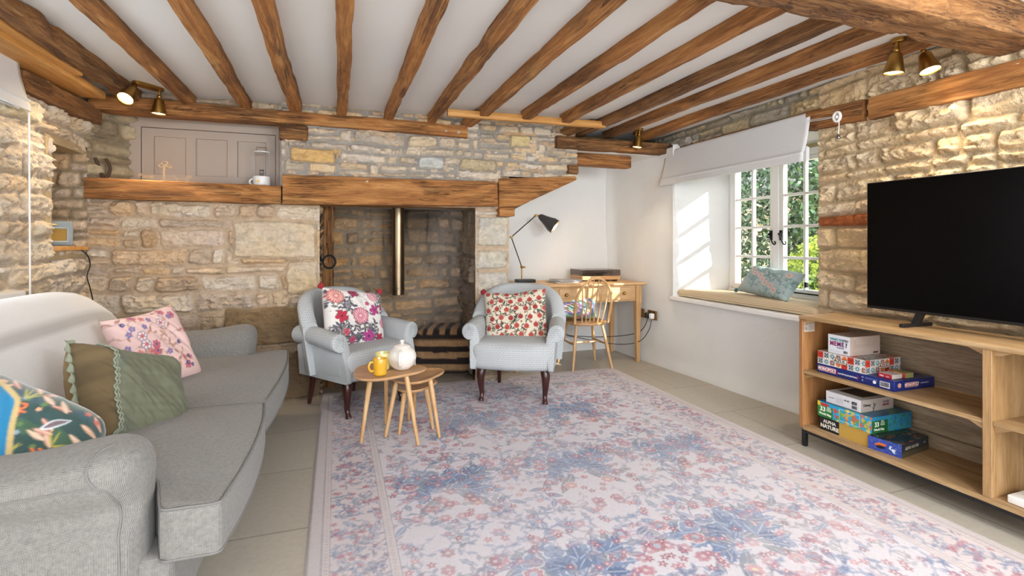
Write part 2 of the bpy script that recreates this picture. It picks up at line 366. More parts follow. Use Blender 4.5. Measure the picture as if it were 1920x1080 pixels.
def stones(U,V,seed,course=.085,length=.26,pal=PAL_WARM,mortar='a79a86',prot=.03,specials=(),mort_w=.010,warp=.022,rough=.014,soft=.02):
    rs=np.random.RandomState(seed)
    Uw=U+warp*2*fbm(U*3.1,V*5.,3,seed)+.012*fbm(U*18,V*18,2,seed+3)
    Vw=V+warp*2.2*fbm(U*2.3+9,V*3.3,3,seed+1)+.009*fbm(U*16+5,V*16,2,seed+2)
    v0,v1=V.min()-.15,V.max()+.15; e=[v0]
    while e[-1]<v1: e.append(e[-1]+course*rs.uniform(.55,1.5))
    e=np.array(e); j=np.clip(np.searchsorted(e,Vw)-1,0,len(e)-2)
    cu=np.zeros_like(U);hu=np.ones_like(U);cv=np.zeros_like(U);hv=np.ones_like(U);sid=np.zeros(U.shape,int);nid=1
    for c in range(len(e)-1):
        m=j==c
        if not m.any(): nid+=50; continue
        x=[U.min()-.4-rs.rand()*.2]
        ch=e[c+1]-e[c]
        while x[-1]<U.max()+.3: x.append(x[-1]+length*rs.choice([.45,.7,1.,1.3,1.7])*rs.uniform(.8,1.2))
        x=np.array(x); k=np.clip(np.searchsorted(x,Uw[m])-1,0,len(x)-2)
        split=rs.rand(len(x))<(.25 if ch>course*1.15 else 0); sp=rs.uniform(.4,.6,len(x))
        lo=np.full(k.shape,e[c]); hi=np.full(k.shape,e[c+1]); mid=e[c]+ch*sp[k]; s=split[k]; up=Vw[m]>mid
        lo=np.where(s&up,mid,lo); hi=np.where(s&~up,mid,hi)
        cu[m]=(x[k]+x[k+1])/2; hu[m]=(x[k+1]-x[k])/2; cv[m]=(lo+hi)/2; hv[m]=(hi-lo)/2; sid[m]=nid+k*2+(s&up)
        nid+=2*len(x)+2
    for q,(a,b,c_,d_,*_) in enumerate(specials):
        m=(Uw>a)&(Uw<b)&(Vw>c_)&(Vw<d_)
        # keep the surrounding stones away from the big one
        cu[m]=(a+b)/2;hu[m]=(b-a)/2;cv[m]=(c_+d_)/2;hv[m]=(d_-c_)/2;sid[m]=nid+q
    nS=nid+len(specials)+2
    P=np.array([hexl(p) for p in pal]); pick=rs.randint(0,len(pal),nS); base=(P[pick]*.6+P.mean(0)*.4)*rs.uniform(.84,1.12,(nS,1))
    pr=prot*rs.uniform(.45,1.25,nS); tu=rs.uniform(-1,1,nS)*.09; tv=rs.uniform(-1,1,nS)*.16; rg=np.full(nS,rough)*rs.uniform(.6,1.5,nS)
    for q,sp_ in enumerate(specials):
        base[nid+q]=hexl(sp_[4]); 
        if len(sp_)>5: pr[nid+q]=sp_[5]
        tu[nid+q]=tv[nid+q]=0; rg[nid+q]=sp_[6] if len(sp_)>6 else .004
    rr=np.minimum(np.minimum(hu,hv)*.75,.035)
    qx=np.abs(Uw-cu)-(hu-rr); qy=np.abs(Vw-cv)-(hv-rr)
    d=rr-(np.hypot(np.maximum(qx,0),np.maximum(qy,0))+np.minimum(np.maximum(qx,qy),0))
    d=d-mort_w*(.35+.9*vn(U*9,V*9,seed+4))
    f=sstep(0,soft,d)
    nz=fbm(U*22,V*30,4,seed+5); nz2=fbm(U*7,V*11,3,seed+6)
    lay=fbm(U*6,V*60,3,seed+8)
    cle=np.abs(fbm(U*9,V*26,4,seed+10))*2.2-.25; fac=np.floor(3*fbm(U*8+sid*.37,V*14,2,seed+11)+.5)/3.
    fct=facets(Uw+.01*nz,Vw+.008*nz2,.034,seed)*.75+facets(Uw,Vw,.014,seed+5)*.3
    h=f*(pr[sid]+rg[sid]*fct*.85+tu[sid]*(Uw-cu)+tv[sid]*(Vw-cv)+rg[sid]*(nz*2.4+lay*1.4+nz2*1.5-cle*1.3+fac*1.2))
    h=h+.007*nz*(1-f)+.01*nz2
    mt=hexl(mortar)
    vary=(1+.42*fbm(U*14,V*20,4,seed+7)[...,None]+.45*fbm(U*48,V*60,3,seed+12)[...,None]+.2*nz[...,None])
    warm=np.array([1.03,1,.93])**(4*fbm(U*5,V*8,3,seed+9)[...,None])
    cs=base[sid]*vary*warm
    ff=sstep(-.004,.012,d)[...,None]
    col=cs*ff+(mt*(1+.4*nz[...,None]+.2*nz2[...,None]))*(1-ff)
    col=np.maximum(col,.01)*1.28*np.array([1.02,1,.985]); return h,col/np.maximum(1,col.max(-1,keepdims=True)/.86)
def wall_grid(name,o,eu,ev,u0,u1,v0,v1,res,holes=(),pin=(),shape=None,mat='stone',kind='structure',tint=None,nofade=False,parent=None,**k):
    nu=int((u1-u0)/res)+1; nv=int((v1-v0)/res)+1
    u=np.linspace(u0,u1,nu);v=np.linspace(v0,v1,nv); U,V=np.meshgrid(u,v,indexing='ij')
    h,c=stones(U,V,**k)
    h=h-.006
    for a,b,cc,d in list(holes)+list(pin):
        dx=np.maximum(np.maximum(a-U,U-b),0); dy=np.maximum(np.maximum(cc-V,V-d),0)
        h=h*sstep(0,.03,np.hypot(dx,dy)+.002)
    if tint is not None: c=tint(U,V,c)
    if shape is not None: h=h+shape(U,V)
    en=np.cross(eu,ev); P=np.array(o,float)+U[...,None]*np.array(eu,float)+V[...,None]*np.array(ev,float)+h[...,None]*en
    F=gridF(nu,nv); cu=(U[:-1,:-1]+U[1:,1:])/2; cv=(V[:-1,:-1]+V[1:,1:])/2; keep=np.ones(cu.shape,bool)
    for a,b,cc,d in holes: keep&=~((cu>a)&(cu<b)&(cv>cc)&(cv<d))
    F=F[keep.ravel()]
    used=np.zeros(nu*nv,bool); used[F.ravel()]=True; mp=np.cumsum(used)-1
    return mesh_obj(name,P.reshape(-1,3)[used],mp[F],M[mat],parent,col=c.reshape(-1,3)[used],kind=kind,angle=180,uv=False)
X=(1,0,0);Y=(0,1,0);Z=(0,0,1);NY=(0,-1,0);NX=(-1,0,0)
def boulder_tint(U,V,c):
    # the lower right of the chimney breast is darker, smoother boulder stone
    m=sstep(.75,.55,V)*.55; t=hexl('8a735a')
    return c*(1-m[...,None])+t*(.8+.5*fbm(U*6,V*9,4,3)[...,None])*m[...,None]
CEIL=2.25
wall_grid('wall_back',(0,4.2,0),X,Z,-1.64,2.07,0,CEIL,.0062,
   holes=[(-1.7,-.385,1.60,2.12),(-.12,1.13,-.1,1.5),(1.43,2.2,-.1,1.8)],seed=11,course=.100,length=.25,pal=PAL_WARM,mortar='b6a28a',mort_w=.0065,prot=.036,
   specials=[(-.71,-.125,1.07,1.365,'cdbca2',.028,.006),(-.37,-.125,.80,1.065,'c8b598',.032,.007),(-.78,-.12,.42,.72,'8f7757',.02,.006),(-.5,.0,.0,.36,'7d6750',.02,.006),
     (1.135,1.43,1.17,1.43,'c2bcae',.03,.006),(1.135,1.43,.97,1.15,'c4beb0',.03,.006),(1.135,1.43,.60,.955,'bfb6a6',.03,.006),(1.135,1.43,.2,.585,'b4aa98',.03,.006),
     (-.33,.04,1.79,1.95,'c0a06c',.03,.006)],tint=boulder_tint,warp=.032,rough=.015)
# the better pointed, greyer stonework over the fireplace beam
wall_grid('wall_chimney_breast',(0,4.165,0),X,Z,-.385,2.075,1.66,CEIL,.006,holes=[(1.86,2.3,2.045,2.4),(1.34,2.3,1.5,1.775)],seed=23,course=.088,length=.2,pal=PAL_GREY,mortar='96918a',prot=.03,
   specials=[(-.33,.0,1.80,1.93,'c9a874',.03,.006),(.62,.86,1.80,1.92,'b9bbb8',.028,.004),(.98,1.30,1.80,1.92,'b8a888',.028,.006),(1.42,1.62,2.03,2.15,'cbb98e',.03,.005)],warp=.016,mort_w=.012,soft=.014,rough=.011)
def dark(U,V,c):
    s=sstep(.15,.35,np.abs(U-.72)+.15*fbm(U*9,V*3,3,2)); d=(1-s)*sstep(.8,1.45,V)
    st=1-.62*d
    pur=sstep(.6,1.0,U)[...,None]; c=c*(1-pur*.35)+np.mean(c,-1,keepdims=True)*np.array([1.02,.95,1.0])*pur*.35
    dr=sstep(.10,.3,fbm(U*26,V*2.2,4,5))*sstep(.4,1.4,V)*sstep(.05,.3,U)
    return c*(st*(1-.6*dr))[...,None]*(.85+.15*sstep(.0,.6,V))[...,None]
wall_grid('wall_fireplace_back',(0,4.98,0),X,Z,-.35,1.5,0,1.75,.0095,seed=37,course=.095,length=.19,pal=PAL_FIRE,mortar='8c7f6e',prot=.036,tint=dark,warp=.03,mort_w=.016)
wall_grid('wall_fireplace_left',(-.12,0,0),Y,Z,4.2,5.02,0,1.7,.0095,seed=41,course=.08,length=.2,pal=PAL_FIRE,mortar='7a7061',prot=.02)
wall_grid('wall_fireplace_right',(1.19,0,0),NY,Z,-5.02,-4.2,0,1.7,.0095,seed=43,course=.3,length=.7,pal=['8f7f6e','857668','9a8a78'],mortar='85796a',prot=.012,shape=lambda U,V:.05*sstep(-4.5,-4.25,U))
# soffit over the hearth, inside face of the breast
struct('wall_fireplace_soffit',boxes((-.35,1.5,4.32,5.02,1.52,1.6)),plaster('sooty_plaster','b9b4ac'))
struct('wall_pier_core',boxes((1.25,1.425,4.26,5.05,0,1.6)),M['plaster'])
struct('wall_breast_core',boxes((-1.9,-.16,4.55,5.1,0,1.55)),M['plaster'])
# left wall with its corner niche and the window near the camera
def tl(U,V,c): return c
wall_grid('wall_left',(-1.6,0,0),Y,Z,1.0,4.5,0,CEIL,.0072,holes=[(3.74,4.16,1.175,1.80),(1.6,3.16,.95,2.0)],seed=52,course=.10,length=.24,pal=PAL_PALE,mort_w=.007,mortar='b4a898',prot=.024,warp=.03,rough=.014,
   specials=[(3.2,3.6,1.84,1.98,'d9ceb4',.05,.01)])
wall_grid('wall_niche_back',(-1.83,0,0),Y,Z,3.6,4.3,1.0,1.95,.01,seed=57,course=.085,length=.2,pal=PAL_WARM,mortar='8d7c63',prot=.03)
wall_grid('wall_niche_right',(0,4.15,0),X,Z,-1.85,-1.58,1.15,1.84,.01,seed=58,course=.08,length=.2,pal=PAL_WARM,mortar='8d7c63',prot=.02)
struct('wall_niche_shell',boxes((-1.86,-1.597,3.68,3.746,1.1,1.86),(-1.86,-1.597,3.68,4.2,1.795,1.88),(-1.86,-1.597,3.7,4.2,1.10,1.18)),plaster('niche_plaster','b8a37f',.5,12))
# return of the left wall into the cupboard recess
def rec(U,V): return .0*U
wall_grid('wall_recess',(-1.6,4.2,0),(.707*.98,.707*1.02,0),Z,-.02,.36,1.5,2.2,.009,seed=61,course=.09,length=.16,pal=['a8997c','998a70','b8aa8c','8d8069'],mortar='857862',prot=.03)
struct('wall_cupboard_recess',boxes((-1.75,-.385,4.42,4.5,1.5,2.29),(-.40,-.38,4.2,4.45,1.55,2.17),(-1.75,-.38,4.2,4.45,2.117,2.17)),M['taupe'])
# right wall: rubble near the television
def wr(U,V): return -.02*sstep(-2.6,-1.4,U)*0
wall_grid('wall_right',(3.05,0,0),NY,Z,-2.53,-.4,.4,CEIL,.0058,seed=71,course=.10,length=.31,pal=PAL_TV,mort_w=.006,mortar='a89678',prot=.036,warp=.02,
   holes=[],pin=[(-2.7,-2.53,0,3)],specials=[(-2.53,-2.17,1.30,1.385,'9c5a34',.03,.005)])
wall_grid('wall_right_upper',(3.05,0,0),NY,Z,-4.36,-2.50,2.0,CEIL+.01,.0085,seed=77,course=.09,length=.17,pal=['b3aa98','a39b8b','c0b08e','978f82','c2a878','8f8b84'],mortar='8a8474',prot=.03)
# plastered window wall with a soft uneven face
def xr(y): return 3.07-.09*(y-2.7)/1.65
def plaster_wall(name,yy,zz,holes):
    nu=int((yy[1]-yy[0])/.03)+1; nv=int((zz[1]-zz[0])/.03)+1
    y=np.linspace(*yy,nu); z=np.linspace(*zz,nv); Yg,Zg=np.meshgrid(y,z,indexing='ij')
    Xg=xr(Yg)+.03*fbm(Yg*2.2,Zg*2.2,3,4)-.02*sstep(.12,0,Zg)
    Xg=Xg-.05*np.clip((Yg-4.93)/.14,0,1)**2
    F=gridF(nu,nv,flip=True); cy=(Yg[:-1,:-1]+Yg[1:,1:])/2; cz=(Zg[:-1,:-1]+Zg[1:,1:])/2; k=np.ones(cy.shape,bool)
    for a,b,c,d in holes: k&=~((cy>a)&(cy<b)&(cz>c)&(cz<d))
    return mesh_obj(name,np.stack([Xg,Yg,Zg],-1).reshape(-1,3),F[k.ravel()],M['plaster'],kind='structure',angle=180)
plaster_wall('wall_window',(1.0,5.16),(0,2.1),[(.9,3.985,.70,2.2)])
nu,nv=60,70
x=np.linspace(1.40,3.1,nu);z=np.linspace(0,2.1,nv);Xg,Zg=np.meshgrid(x,z,indexing='ij')
Yg=5.07+.025*fbm(Xg*2,Zg*2,3,8); mesh_obj('wall_alcove',np.stack([Xg,Yg,Zg],-1).reshape(-1,3),gridF(nu,nv),M['plaster'],kind='structure',angle=180)
struct('wall_alcove_ceiling',boxes((1.43,3.1,4.22,5.1,2.046,2.09)),M['plaster'])
struct('wall_pier_side',boxes((1.405,1.44,4.24,5.1,0,1.52)),M['plaster'])
# sloping plaster soffit under the corbel timber
g=G().add([(1.42,4.24,1.52),(1.50,4.24,1.50),(2.06,4.24,1.78),(2.06,5.08,1.78),(1.50,5.08,1.50),(1.42,5.08,1.52),(1.42,4.24,2.06),(2.08,4.24,2.06),(2.08,5.08,2.06),(1.42,5.08,2.06),(2.08,4.24,1.78),(2.08,5.08,1.78)],
   [(1,2,3,4),(0,1,4,5),(2,10,11,3),(10,7,8,11)])
struct('wall_corbel_soffit',g,M['plaster'])
# window recess: reveals, sill and head (outer leaf at 3.45)
def quadgrid(a,b,c,d,n,m,amp,seed):
    s=np.linspace(0,1,n)[:,None,None]; t=np.linspace(0,1,m)[None,:,None]; a,b,c,d=[np.array(q,float) for q in (a,b,c,d)]
    P=(a*(1-s)+b*s)*(1-t)+(d*(1-s)+c*s)*t; nn=np.cross(b-a,d-a); nn/=np.linalg.norm(nn)
    e=np.minimum(np.minimum(s,1-s),np.minimum(t,1-t))[...,0]
    P=P+nn*(amp*fbm(P[...,1]*7+P[...,0]*5,P[...,2]*7+P[...,0]*3,4,seed)*2)[...,None]
    return G().add(P.reshape(-1,3),[tuple(f) for f in gridF(n,m)])
rv=quadgrid((3.40,3.70,.68),(2.985,3.995,.68),(2.985,3.995,2.12),(3.40,3.70,2.12),26,70,.012,3)
struct('wall_window_reveal_far',rv,M['plaster'])
rv=quadgrid((3.09,2.545,.68),(3.42,2.66,.68),(3.42,2.66,2.12),(3.09,2.545,2.12),20,60,.008,4)
struct('wall_window_reveal_near',rv,M['plaster'])
struct('wall_window_head',boxes((3.07,3.5,2.56,4.0,1.96,2.06)),M['plaster'])
struct('trim_1',boxes((2.965,3.42,2.50,4.02,.66,.70)),M['white_paint'],bev=.008)   # window board
# outer leaf keeps daylight out except through the opening
OUT=plaster('outside_render','c9b894')
for bx in ((3.44,3.5,-2.6,2.67,-.3,2.6),(3.44,3.5,3.69,5.4,-.3,2.6),(3.44,3.5,2.6,3.72,-.3,.74),(3.44,3.5,2.6,3.72,1.92,2.6),(-2.2,3.5,5.2,5.3,-.3,2.6)): struct('wall_outer',boxes(bx),OUT)
struct('wall_rear_right',boxes((3.05,3.12,-2.6,.0,0,CEIL)),M['plaster'])
for bx in ((-1.72,-1.66,-2.6,.7,0,CEIL),(-1.95,-1.9,-2.6,5.2,2.0,2.6),(-1.95,-1.9,3.2,5.2,0,2.6),(-1.95,-1.9,-2.6,1.55,0,2.6),(-1.95,-1.9,1.5,3.3,0,.95)): struct('wall_rear_left',boxes(bx),M['plaster'])
# left window near the camera
struct('trim_2',boxes((-1.88,-1.54,1.55,3.36,.92,.95)),M['white_paint'],bev=.006)
rvl=boxes((-1.9,-1.6,3.16,3.2,.95,2.05),(-1.9,-1.6,1.55,1.6,.95,2.05),(-1.9,-1.6,1.55,3.2,2.0,2.05))
struct('wall_left_reveal',rvl,M['plaster'])
def window(name,xc,y0,y1,z0,z1,side):
    o=root(name,(xc,(y0+y1)/2,z0),'','window'); del o['label']; del o['category']; o['kind']='structure'
    fr=boxes((xc-.035,xc+.035,y0,y0+.045,z0,z1),(xc-.025,xc+.035,y1-.032,y1,z0,z1),(xc-.035,xc+.035,y0,y1,z0,z0+.05),(xc-.035,xc+.035,y0,y1,z1-.05,z1))
    ym=(y0+y1)/2; fr.join(box(xc-.035,xc+.035,ym-.03,ym+.03,z0,z1))
    wp('window_frame',fr,M['white_paint'],o,bev=.004)
    for a,b in ((y0+.045,ym-.03),(ym+.03,y1-.032)):
        s=.036; c=boxes((xc-.022,xc+.022,a,a+s,z0+.05,z1-.05),(xc-.022,xc+.022,b-s,b,z0+.05,z1-.05),(xc-.022,xc+.022,a,b,z0+.05,z0+.05+s+.01),(xc-.022,xc+.022,a,b,z1-.05-s,z1-.05))
        zz=np.linspace(z0+.05+s,z1-.05-s,5)
        for q in zz[1:-1]: c.join(box(xc-.016,xc+.016,a,b,q-.011,q+.011))
        c.join(box(xc-.016,xc+.016,(a+b)/2-.011,(a+b)/2+.011,z0+.05,z1-.05))
        cs=wp('casement',c,M['white_paint'],o,bev=.003)
        wp('pane',boxes((xc-.002,xc+.002,a+.02,b-.02,z0+.08,z1-.08)),M['glass'],o)
        if side>0:
            near=a>ym-.01; hy=(a+.02) if near else (b-.02)
            hd=G(); hd.join(box(xc-.034,xc-.024,hy-.012,hy+.012,1.22,1.30)); 
            sp=spline([(xc-.05,hy,1.27),(xc-.055,hy-.02,1.24),(xc-.052,hy-.035,1.20),(xc-.05,hy-.055,1.185),(xc-.05,hy-.066,1.20),(xc-.05,hy-.055,1.21)],30)
            hd.join(tube(sp,.005,8)).join(cyl((xc-.03,hy,1.27),(xc-.055,hy,1.27),.008))
            L(wp('window_latch',hd,M['iron'],o),'curled black iron window latch')
    if side>0:
        st=tube([(xc-.045,3.1,.815),(xc-.05,2.75,.812)],.006,8).join(box(xc-.05,xc-.03,2.74,2.76,.80,.85)).join(box(xc-.05,xc-.03,2.88,2.90,.86,.90))
        L(wp('window_stay',st,M['iron'],o),'black iron window stay')
    return o
window('window_1',3.40,2.66,3.70,.745,1.915,1)
window('window_2',-1.80,1.62,3.14,.96,1.98,-1)
# ceiling, floor
nu,nv=60,120
x=np.linspace(-1.75,3.15,nu);y=np.linspace(-2.6,4.45,nv);Xg,Yg=np.meshgrid(x,y,indexing='ij')
Zg=CEIL+.008*fbm(Xg*3,Yg*2,3,2); mesh_obj('ceiling',np.stack([Xg,Yg,Zg],-1).reshape(-1,3),gridF(nu,nv,flip=True),M['ceil'],kind='structure',angle=180)
struct('light_block_slab',boxes((-2.2,3.5,-2.6,5.3,2.6,2.68)),M['ceil'])  # unseen slab added over the ceiling to stop light leaking in
m,t,b=nt('limestone_flags'); v=coords(t); 
mp=N(t,'ShaderNodeMapping'); mp.inputs['Location'].default_value=(.36,.20,0); t.links.new(v,mp.inputs[0])
br=N(t,'ShaderNodeTexBrick'); t.links.new(mp.outputs[0],br.inputs['Vector'])
br.inputs['Color1'].default_value=H4('bfb8aa'); br.inputs['Color2'].default_value=H4('b0a99c'); br.inputs['Mortar'].default_value=H4('948c7f')
br.inputs['Scale'].default_value=1; br.inputs['Mortar Size'].default_value=.005; br.inputs['Brick Width'].default_value=.9; br.inputs['Row Height'].default_value=.6; br.inputs['Mortar Smooth'].default_value=.3
n1=noise(t,v,2.2,5,.6,.6); n2=noise(t,v,40,4)
c=mixc(t,mth(t,'MULTIPLY',n1,.55),br.outputs[0],H4('a39d92')); t.links.new(mixc(t,.12,c,ramp(t,n2,[(.3,'8a7d68'),(.6,'ffffff')]),'MULTIPLY'),b.inputs['Base Color'])
b.inputs['Roughness'].default_value=.42; bump(t,b,mth(t,'SUBTRACT',mth(t,'MULTIPLY',n1,.3),br.outputs['Fac']),.25,.004)
struct('floor',boxes((-1.9,3.45,-2.6,5.2,-.1,0)),m)
# skirting crumbs of plaster where the wall meets the flags
# ================================================================== timbers
def timber(name,label,p0,p1,w,h,mat='oak_old',seed=0,wob=.008,top=None,kindcat='beam',group=None,nseg=26,taper=None,kind=None,waney=0.,res=.035,profile=None):
    p0=np.array(p0,float);p1=np.array(p1,float); d=p1-p0; Ln=np.linalg.norm(d); n=max(4,int(Ln/res))
    ch=min(.010,min(w,h)*.12); my=max(3,int(w/.016)); mz=max(3,int(h/.016)); ry,rz=w/2-ch,h/2-ch
    sec=[(y_,-h/2) for y_ in np.linspace(-ry,ry,my)]+[(w/2-ch*.3,-h/2+ch*.3)]+[(w/2,z_) for z_ in np.linspace(-rz,rz,mz)]+[(w/2-ch*.3,h/2-ch*.3)]+[(y_,h/2) for y_ in np.linspace(ry,-ry,my)]+[(-w/2+ch*.3,h/2-ch*.3)]+[(-w/2,z_) for z_ in np.linspace(rz,-rz,mz)]+[(-w/2+ch*.3,-h/2+ch*.3)]
    sec=np.array(sec); nseg=len(sec); ys,zs=sec[:,0],sec[:,1]
    xs=np.linspace(0,Ln,n); P=np.zeros((n,nseg,3)); P[...,0]=xs[:,None]; P[...,1]=ys; P[...,2]=zs
    q=P+np.array([seed*7.3,seed*1.7,0])
    nn=np.stack([ys/(w/2),zs/(h/2)],1); nn=np.sign(nn)*np.abs(nn)**6; nn/=np.linalg.norm(nn,axis=1)[:,None]+1e-9
    dd=wob*(1.6*n3(q*np.array([.5,1,1]),16,seed%7,3)+1.5*n3(q*np.array([.35,1,1]),5,seed%5,2)+1.1*np.minimum(0,n3(q*np.array([.6,1,1]),11,seed%4,2)+.12)*4)
    P[...,1]+=dd*nn[:,0]; P[...,2]+=dd*nn[:,1]
    P[...,1]+=(wob*3*fbm(xs*1.1+seed,xs*0,2,1))[:,None]; P[...,2]+=(wob*1.5*fbm(xs*1.1+seed,xs*0+3,2,2))[:,None]
    if waney: P[...,1]+=np.sign(P[...,1])*(waney*fbm(xs*5+seed*3,xs*0,3,6))[:,None]
    if profile is not None: P=profile(P,Ln)
    g=loft(P); g.v=[v-np.array([Ln/2,0,0]) for v in g.v]
    o=mesh_obj(name,g.V(),g.f,M[mat],None,off=np.zeros(3),angle=38)
    o.location=tuple((p0+p1)/2); o.rotation_euler=(0,-math.asin(d[2]/Ln),math.atan2(d[1],d[0]))
    if kind: o['kind']=kind
    else: tag(o,label,kindcat,group)
    return o
JX=[-.99,-.62,-.29,.04,.40,.74,1.08,1.43,1.77,2.13,2.42,2.77]
ordn=['second','third','fourth','fifth','sixth','seventh','eighth','ninth','tenth','eleventh','twelfth','thirteenth']
for k,xj in enumerate(JX):
    end=4.22 if k<6 else 3.80
    if k>=9: end=4.24
    lab={0:'brown oak ceiling joist meeting the wall beside the twin spotlight over the cupboard',
         1:'brown oak ceiling joist landing above the middle of the grey cupboard',
         2:'crooked knotty oak ceiling joist landing near the right end of the cupboard',
         3:'oak ceiling joist that runs straight up the picture, left of the chimney flue',
         4:'oak ceiling joist landing above the chimney flue',
         5:'oak ceiling joist ending just left of the wooden trimmer board',
         6:'oak ceiling joist resting on the left end of the trimmer board',
         7:'oak ceiling joist meeting the trimmer board second from its left end',
         8:'oak ceiling joist meeting the trimmer board near its middle',
         9:'oak ceiling joist passing the right end of the trimmer board',
         10:'oak ceiling joist left of the twin spotlight in the desk corner',
         11:'rough oak ceiling joist hugging the stone wall above the window'}[k]
    timber('ceiling_joist',lab,(xj,1.5 if k>6 else -.6,2.218),(xj+.0,end,2.218),.074+.012*(k==2),.078,'oak_old' if k%3 else 'oak_dark' if k in(9,) else 'oak_old',seed=k+1,wob=.006,waney=.012 if k in (2,5,11) else .004,group='oak ceiling joists')
timber('trimmer_board','slim oak trimmer board crossing under the joist ends before the chimney breast',(.80,3.80,2.188),(2.13,3.77,2.188),.05,.055,'oak_pale',seed=31,wob=.003)
for k,xj in enumerate((1.08,)):
    timber('joist_stub','short oak joist stub running from the trimmer board to the chimney breast',(xj,3.83,2.215),(xj-.04,4.18,2.205),.08,.07,'oak_old',seed=40+k,wob=.004)
timber('joist_stub','pale oak joist stub beyond the right end of the trimmer board',(2.06,3.83,2.215),(1.95,4.2,2.2),.07,.06,'oak_dark',seed=44,wob=.004)
# left wall-plate: an old joist with two pale boards under it
timber('ceiling_joist','dark knotty oak joist nearest the left wall, above two pale boards',(-1.33,-.6,2.21),(-1.33,4.16,2.21),.10,.10,'oak_dark',seed=50,wob=.014,waney=.02)
timber('ceiling_board','pale pine board fixed beside the leftmost ceiling joist',(-1.45,-.6,2.18),(-1.43,3.55,2.18),.12,.05,'oak_pale',seed=51,wob=.002)
timber('ceiling_board','wide pale pine board lying lowest along the left wall top',(-1.55,-.6,2.155),(-1.50,3.98,2.155),.17,.045,'oak_pale',seed=52,wob=.002)
# beams on the chimney breast
timber('wall_beam','long oak wall beam under the joist ends above cupboard and stonework',(-1.56,4.20,2.150),(1.04,4.20,2.128),.16,.10,'oak_old',seed=60,wob=.008,nseg=40)
timber('wall_beam','short carved oak beam on the chimney breast beside the desk corner spotlight',(1.85,4.18,2.10),(3.02,4.18,2.10),.16,.10,'oak_dark',seed=61,wob=.005)
timber('wall_beam','short square oak beam tucked under the carved beam above the white alcove',(2.06,4.36,1.995),(2.72,4.36,1.985),.15,.11,'oak_old',seed=62,wob=.003)
timber('fireplace_beam','heavy oak beam spanning the fireplace opening',(-.375,4.26,1.595),(1.30,4.26,1.615),.30,.215,'oak_old',seed=63,wob=.007,nseg=48,res=.03)
timber('shelf_beam','long oak shelf beam below the grey cupboard holding ornaments',(-1.58,4.27,1.567),(-.385,4.27,1.555),.32,.135,'oak_old',seed=64,wob=.006,nseg=40)
g=G(); prof=[(1.315,1.50),(1.46,1.50),(1.52,1.525),(2.05,1.765),(2.05,1.80),(1.315,1.75)]
for y0 in (4.13,4.40): g.add([(a,y0,b_) for a,b_ in prof],[])
n_=len(prof); g.f=[tuple(range(n_)),tuple(range(n_,2*n_))[::-1]]+[((k+1)%n_,k,k+n_,(k+1)%n_+n_) for k in range(n_)]
tag(ob('corbel_timber',g,M['oak_old'],bev=.008),'wedge-shaped oak corbel timber right of the fireplace beam','beam')
tag(ob('oak_block',rbox(.14,.12,.075,.008,.03,c=(1.385,4.17,1.465)),M['oak_old']),'small orange oak block on top of the fireplace pier under the corbel','block')
tag(ob('oak_block',rbox(.10,.10,.08,.01,.03,c=(2.02,4.17,1.86)),M['oak_dark']),'dark square oak block set at the right end of the stonework above the corbel','block')
tag(ob('oak_block',rbox(.20,.10,.11,.02,.02,lambda P:P+.02*n3(P,25,2,3)[:,None],c=(-.30,4.17,2.03)),M['oak_dark']),'rough rotten oak block under the wall beam beside the cupboard','block')
# right wall timbers
timber('window_lintel','oak lintel beam above the window behind the white blind',(3.095,4.30,2.055),(3.095,2.50,2.045),.12,.10,'oak_old',seed=70,wob=.006)
timber('window_lintel','short oak beam end carrying the blind cord cleat on the stone wall',(3.04,2.58,2.02),(3.04,2.19,2.0),.10,.125,'oak_old',seed=71,wob=.004)
timber('wall_beam','oak wall beam set in the stone wall above the television',(3.04,2.155,2.0),(3.04,.3,1.985),.10,.135,'oak_old',seed=72,wob=.007)
timber('wall_beam','old cracked oak beam in the left stone wall above the niche',(-1.59,3.40,2.07),(-1.56,4.22,2.065),.08,.11,'oak_dark',seed=73,wob=.008)
# the rough bressummer crossing overhead near the camera
def big(P,Ln):
    P[...,2]+=.012*fbm(P[...,0]*2,P[...,1]*2,3,3); P+=(.014*n3(P,26,3,3))[...,None]*np.array([.2,1,1]); return P
timber('bressummer','massive rough-hewn oak beam crossing overhead at the top right',(.75,1.445,2.215),(3.12,1.445,2.215),.20,.235,'oak_dark',seed=80,wob=.02,nseg=56,res=.03,profile=big)
tag(ob('blue_cable_end',tube(spline([(1.50,1.62,2.27),(1.53,1.63,2.235),(1.56,1.64,2.19),(1.585,1.64,2.175)],16),.004,6),plain('blue_flex','1d2b52',.5)),'short loose blue cable hanging by the big overhead beam','cable')
# upright timber at the fireplace left jamb and iron ring
timber('jamb_post','weathered upright timber inside the left jamb of the fireplace',(-.055,4.50,0.0),(-.055,4.50,1.5),.06,.09,'oak_dark',seed=90,wob=.006)
r_=root('iron_ring',(-.05,4.22,1.03),'black iron ring hanging from a spike on the fireplace jamb','ring')
rg=tube([( -.045+.012*0+.0,0,0)],.01) if False else tube([(.0+.045*math.cos(a),.0,.02+.05*math.sin(a)) for a in np.linspace(0,2*PI,28,endpoint=False)],.008,8,closed=True)
ob('ring',rg,M['iron'],r_); ob('spike',tube([(-.10,.02,.03),(-.07,.0,.045),(-.045,0,.03)],[.016,.02,.01],8),M['iron'],r_)
